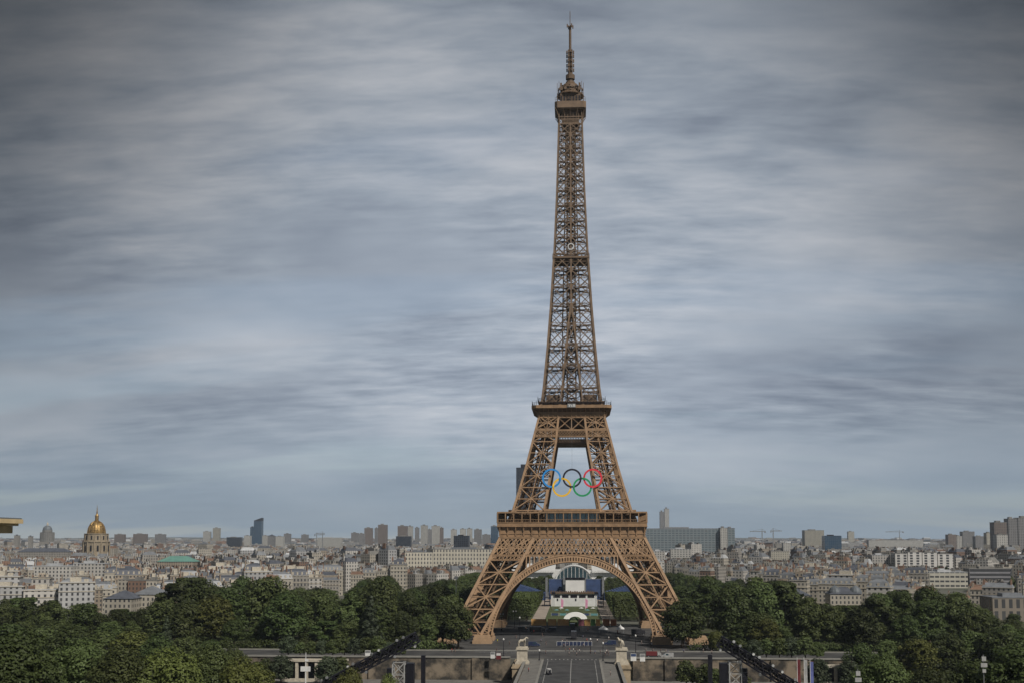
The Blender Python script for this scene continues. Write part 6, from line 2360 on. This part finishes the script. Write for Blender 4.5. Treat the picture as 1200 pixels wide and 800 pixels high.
# ------------------------------------------------------------------ foreground truss booms, masts, banners, cornice
def boom(side):
    Y = 255
    if side < 0:
        tip, low = at(489, 746, Y), at(316, 838, Y - 6)
        lab = 'black lighting truss boom rising right on a pale support, lower left'
    else:
        tip, low = at(843, 750.5, Y), at(992, 842, Y - 6)
        lab = 'black lighting truss boom rising left on a pale support, lower right'
    o = empty('truss_boom', (tip.x, Y, gz(tip.x, Y))); tag(o, lab, 'truss boom')
    A, B = tip - o.location, low - o.location
    d = (B - A).normalized(); up = Vector((0, 1, 0)).cross(d); up = up if up.z > 0 else -up
    up.normalize(); sd_ = Vector((0, 1, 0))
    L = (B - A).length
    q = MB()
    hw = 1.15
    cor = [(-hw, -hw), (hw, -hw), (hw, hw), (-hw, hw)]
    P = lambda t, c: A + d * (t * L) + up * c[0] + sd_ * c[1]
    n = int(L / 1.9)
    for c in cor: q.beam(P(0, c), P(1, c), .3, .3)
    for i in range(n):
        t0, t1 = i / n, (i + 1) / n
        for k in range(4):
            q.beam(P(t0, cor[k]), P(t0, cor[(k + 1) % 4]), .16, .16)
            q.beam(P(t0, cor[k]), P(t1, cor[(k + 1) % 4]), .18, .18)
            q.beam(P(t0, cor[(k + 1) % 4]), P(t1, cor[k]), .18, .18)
    q.build('truss', M['black'], o)
    cabn = MB()
    for r_, c in ((.3, (.2, .0)), (.24, (-.5, .3)), (.18, (.7, -.5))):
        cabn.tube([P(i / 24, c) + up * .12 * math.sin(i * 2.1) for i in range(25)], r_, 7)
    cabn.build('cable_bundle', M['black'], o)
    fx = MB(); fx.lathe([(.16, -.45), (.3, -.1), (.32, .35), (0, .36)], n=8); fxm = fx.mesh('spotlight', M['grey_metal'])
    ln = MB(); ln.lathe([(0, .37), (.26, .372)], n=8); lm = ln.mesh('lens', M['white'])
    for i in range(17):
        t = .01 + i * .056 + random.uniform(-.02, .02)
        s = link('spotlight', fxm, o)
        s.location = P(t, (hw * (1.25 if i % 3 else -1.3), -hw - .3))
        s.rotation_euler = (R(70 + 40 * random.random()), R(random.uniform(-30, 30)), 0)
        if i % 4 == 0: link('lens', lm, s)
    # support
    sx = (468 if side < 0 else 861)
    b = at(sx, 775, Y) - o.location
    q = MB()
    for x in (-1.3, 1.3):
        for y in (-1.2, 1.2):
            q.beam((b.x + x, b.y + y, 0), (b.x + x, b.y + y, b.z), .26, .26)
    n = int(b.z / 2.4)
    for i in range(n):
        z0, z1 = b.z * i / n, b.z * (i + 1) / n
        for k in range(4):
            c1, c2 = [(-1.3, -1.2), (1.3, -1.2), (1.3, 1.2), (-1.3, 1.2)][k], [(-1.3, -1.2), (1.3, -1.2), (1.3, 1.2), (-1.3, 1.2)][(k + 1) % 4]
            q.beam((b.x + c1[0], b.y + c1[1], z0), (b.x + c2[0], b.y + c2[1], z1), .15, .15); q.beam((b.x + c2[0], b.y + c2[1], z0), (b.x + c1[0], b.y + c1[1], z1), .15, .15)
            q.beam((b.x + c1[0], b.y + c1[1], z1), (b.x + c2[0], b.y + c2[1], z1), .15, .15)
    q.build('support_tower', M['pale_grey'], o)
    k = MB(); s = -side
    x0, x1 = sorted((b.x + s * 1.6, b.x + s * 3.3)); k.box(x0, x1, -1, 1, 0, b.z - .2)
    k.build('black_cladding', M['black'], o)
    k = MB(); x = b.x - s * 2.6; k.beam((x, 0, 0), (x, 0, b.z - 1.5), .22, .22); k.build('strut', M['white'], o)
    k = MB(); x = b.x + s * 5.3; k.beam((x, 0, 0), (x, 0, b.z + 1.5), .9, .9); k.build('rear_post', M['black'], o)
    # hanging loudspeakers
    k = MB()
    for i in range(5): k.box(b.x - s * 2.0 - .5, b.x - s * 2.0 + .5, -1.6, -.7, b.z - 2 - i * .9, b.z - 1.2 - i * .9, bottom=True)
    k.build('line_array', M['black'], o)


boom(-1); boom(1)


def masts():
    # signboard mast on the quay
    Y = 440
    p = at(358.5, 764, Y)
    o = empty('signboard_mast', (p.x, Y, -8.2)); tag(o, 'pale mast with a lamp and a white signboard in front of the left quay arcade', 'mast')
    h = p.z + 8.2
    q = MB(); q.lathe([(.28, 0), (.2, h * .5), (.12, h)], n=8); q.build('pole', M['white'], o)
    z = at(358, 786, Y).z + 8.2
    q = MB(); q.box(-1.9, 1.9, -.35, -.2, z, z + 1.9, bottom=True); q.build('board', M['white'], o)
    q = MB(); q.box(-.2, 1.0, -.3, .3, h - 3.3, h - 2.5, bottom=True); q.build('lamp', M['white'], o)
    # loudspeaker masts
    for px, y0, y1, y2, lab in ((1005, 783.5, 788.5, 0, 'white loudspeaker mast in front of the right quay arcade'), (1152, 766.5, 771.5, 1, 'white loudspeaker mast in front of the far right trees')):
        Y = 240 if y2 else 236
        p = at(px, y0, Y); g0 = gz(p.x, Y)
        o = empty('loudspeaker_mast', (p.x, Y, g0)); tag(o, lab, 'mast', 'white loudspeaker masts')
        h = p.z - g0
        q = MB(); q.lathe([(.14, 0), (.09, h)], n=8); q.build('pole', M['grey_metal'], o)
        for k, dz in enumerate((.9, 2.1, 3.2)):
            q = MB(); s = (.42, .62, .34)[k]
            q.box(-s, s, -.45, -.1, h - dz - .35, h - dz + .55 - .1 * k, bottom=True); q.build('loudspeaker', M['pale_grey'], o)  # white boxes greyed: vignette darkening put into their colour
    # vertical banners
    for px, m, lab in ((934, RED, 'red vertical banner, leftmost of the three'), (942, M['pale_grey'], 'white vertical banner, middle of the three'), (949.2, pmat('indigo_cloth', (.10, .12, .30), .8), 'blue vertical banner, rightmost of the three')):  # cloth colours dimmed to carry the vignette darkening
        Y = 440
        p = at(px, 769.5 if px != 949.2 else 772, Y)
        o = empty('vertical_banner', (p.x, Y, -8.2)); tag(o, lab, 'banner', 'vertical banners on the right quay')
        h = p.z + 8.2
        q = MB(); q.beam((0, 0, 0), (0, 0, h), .14, .14); q.build('pole', M['white'], o)
        q = MB(); nseg = 6
        for k in range(nseg):
            z0, z1 = h - .9 - (h - 1.2) * k / nseg, h - .9 - (h - 1.2) * (k + 1) / nseg
            for dy in (0, .05):
                F_ = [(.1, dy + .1 * math.sin(k), z0), (1.2, dy - .12 * math.sin(k * 1.4), z0), (1.2, dy - .12 * math.sin((k + 1) * 1.4), z1), (.1, dy + .1 * math.sin(k + 1), z1)]
                q.face(F_ if dy else F_[::-1])
        q.build('cloth', m, o)
        q = MB(); q.beam((0, 0, h - .8), (1.55, 0, h - .8), .08, .08); q.build('arm', RED, o)
    # tall floodlight mast beyond the left leg
    Y = 640
    p = at(534.5, 678, Y)
    o = empty('floodlight_mast', (p.x, Y, 0)); tag(o, 'white floodlight mast rising from the trees left of the tower leg', 'mast')
    q = MB(); q.lathe([(.3, 0), (.14, p.z)], n=8); q.build('pole', M['white'], o)
    q = MB(); q.box(-.9, .9, -.3, .3, p.z, p.z + 1.6, bottom=True); q.build('floodlight', M['white'], o)
    # projecting cornice of a stone wing at the left edge
    Y = 62; DP = 2.6
    a = at(-120, 605, Y); b = at(27.5, 605, Y + DP); c = at(18, 616, Y + DP)
    o = empty('stone_wing', (a.x, Y, gz(a.x, Y))); tag(o, 'stone building wing with a projecting cornice at the left picture edge', 'building')
    z0 = o.location.z
    q = MB(); q.box(0, c.x - a.x, .4, DP - .3, at(0, 624, Y).z - z0, at(0, 615.2, Y).z - z0, bottom=True); q.build('frieze', M['warm_stone'], o)
    q = MB()
    zt, zb = at(0, 607, Y).z - z0, at(0, 615, Y).z - z0
    w = b.x - a.x
    q.box(0, w, -.05, DP, zb + (zt - zb) * .35, zt, bottom=True); q.box(0, w - .22, .1, DP - .1, zb, zb + (zt - zb) * .34, bottom=True)
    q.build('cornice', M['warm_stone'], o)
    q = MB(); q.box(0, w - .06, .05, DP - .05, zt + .003, zt + .07); q.build('lead_capping', M['lead'], o)
    q = MB(); wx = at(-25, 624, Y + DP).x - a.x; q.box(-3, wx, .6, DP - .5, 0, at(0, 624, Y).z - z0 - .01); q.build('wall', M['warm_stone'], o)


masts()


# ------------------------------------------------------------------ haze
def haze():
    b = MB()
    b.box(-8900, 8900, -420, 12900, -15.5, 352, bottom=True)
    m = bpy.data.materials.new('haze_air'); m.use_nodes = True
    t = m.node_tree; t.nodes.clear()
    v = nd(t, 'ShaderNodeVolumePrincipled')
    v.inputs['Color'].default_value = (.74, .86, 1.0, 1)
    v.inputs['Density'].default_value = HAZE
    v.inputs['Anisotropy'].default_value = .1
    out = nd(t, 'ShaderNodeOutputMaterial')
    t.links.new(v.outputs[0], out.inputs['Volume'])
    o = b.build('haze', m)
    tag(o, kind='stuff')


HAZE = 4.2e-5
haze()
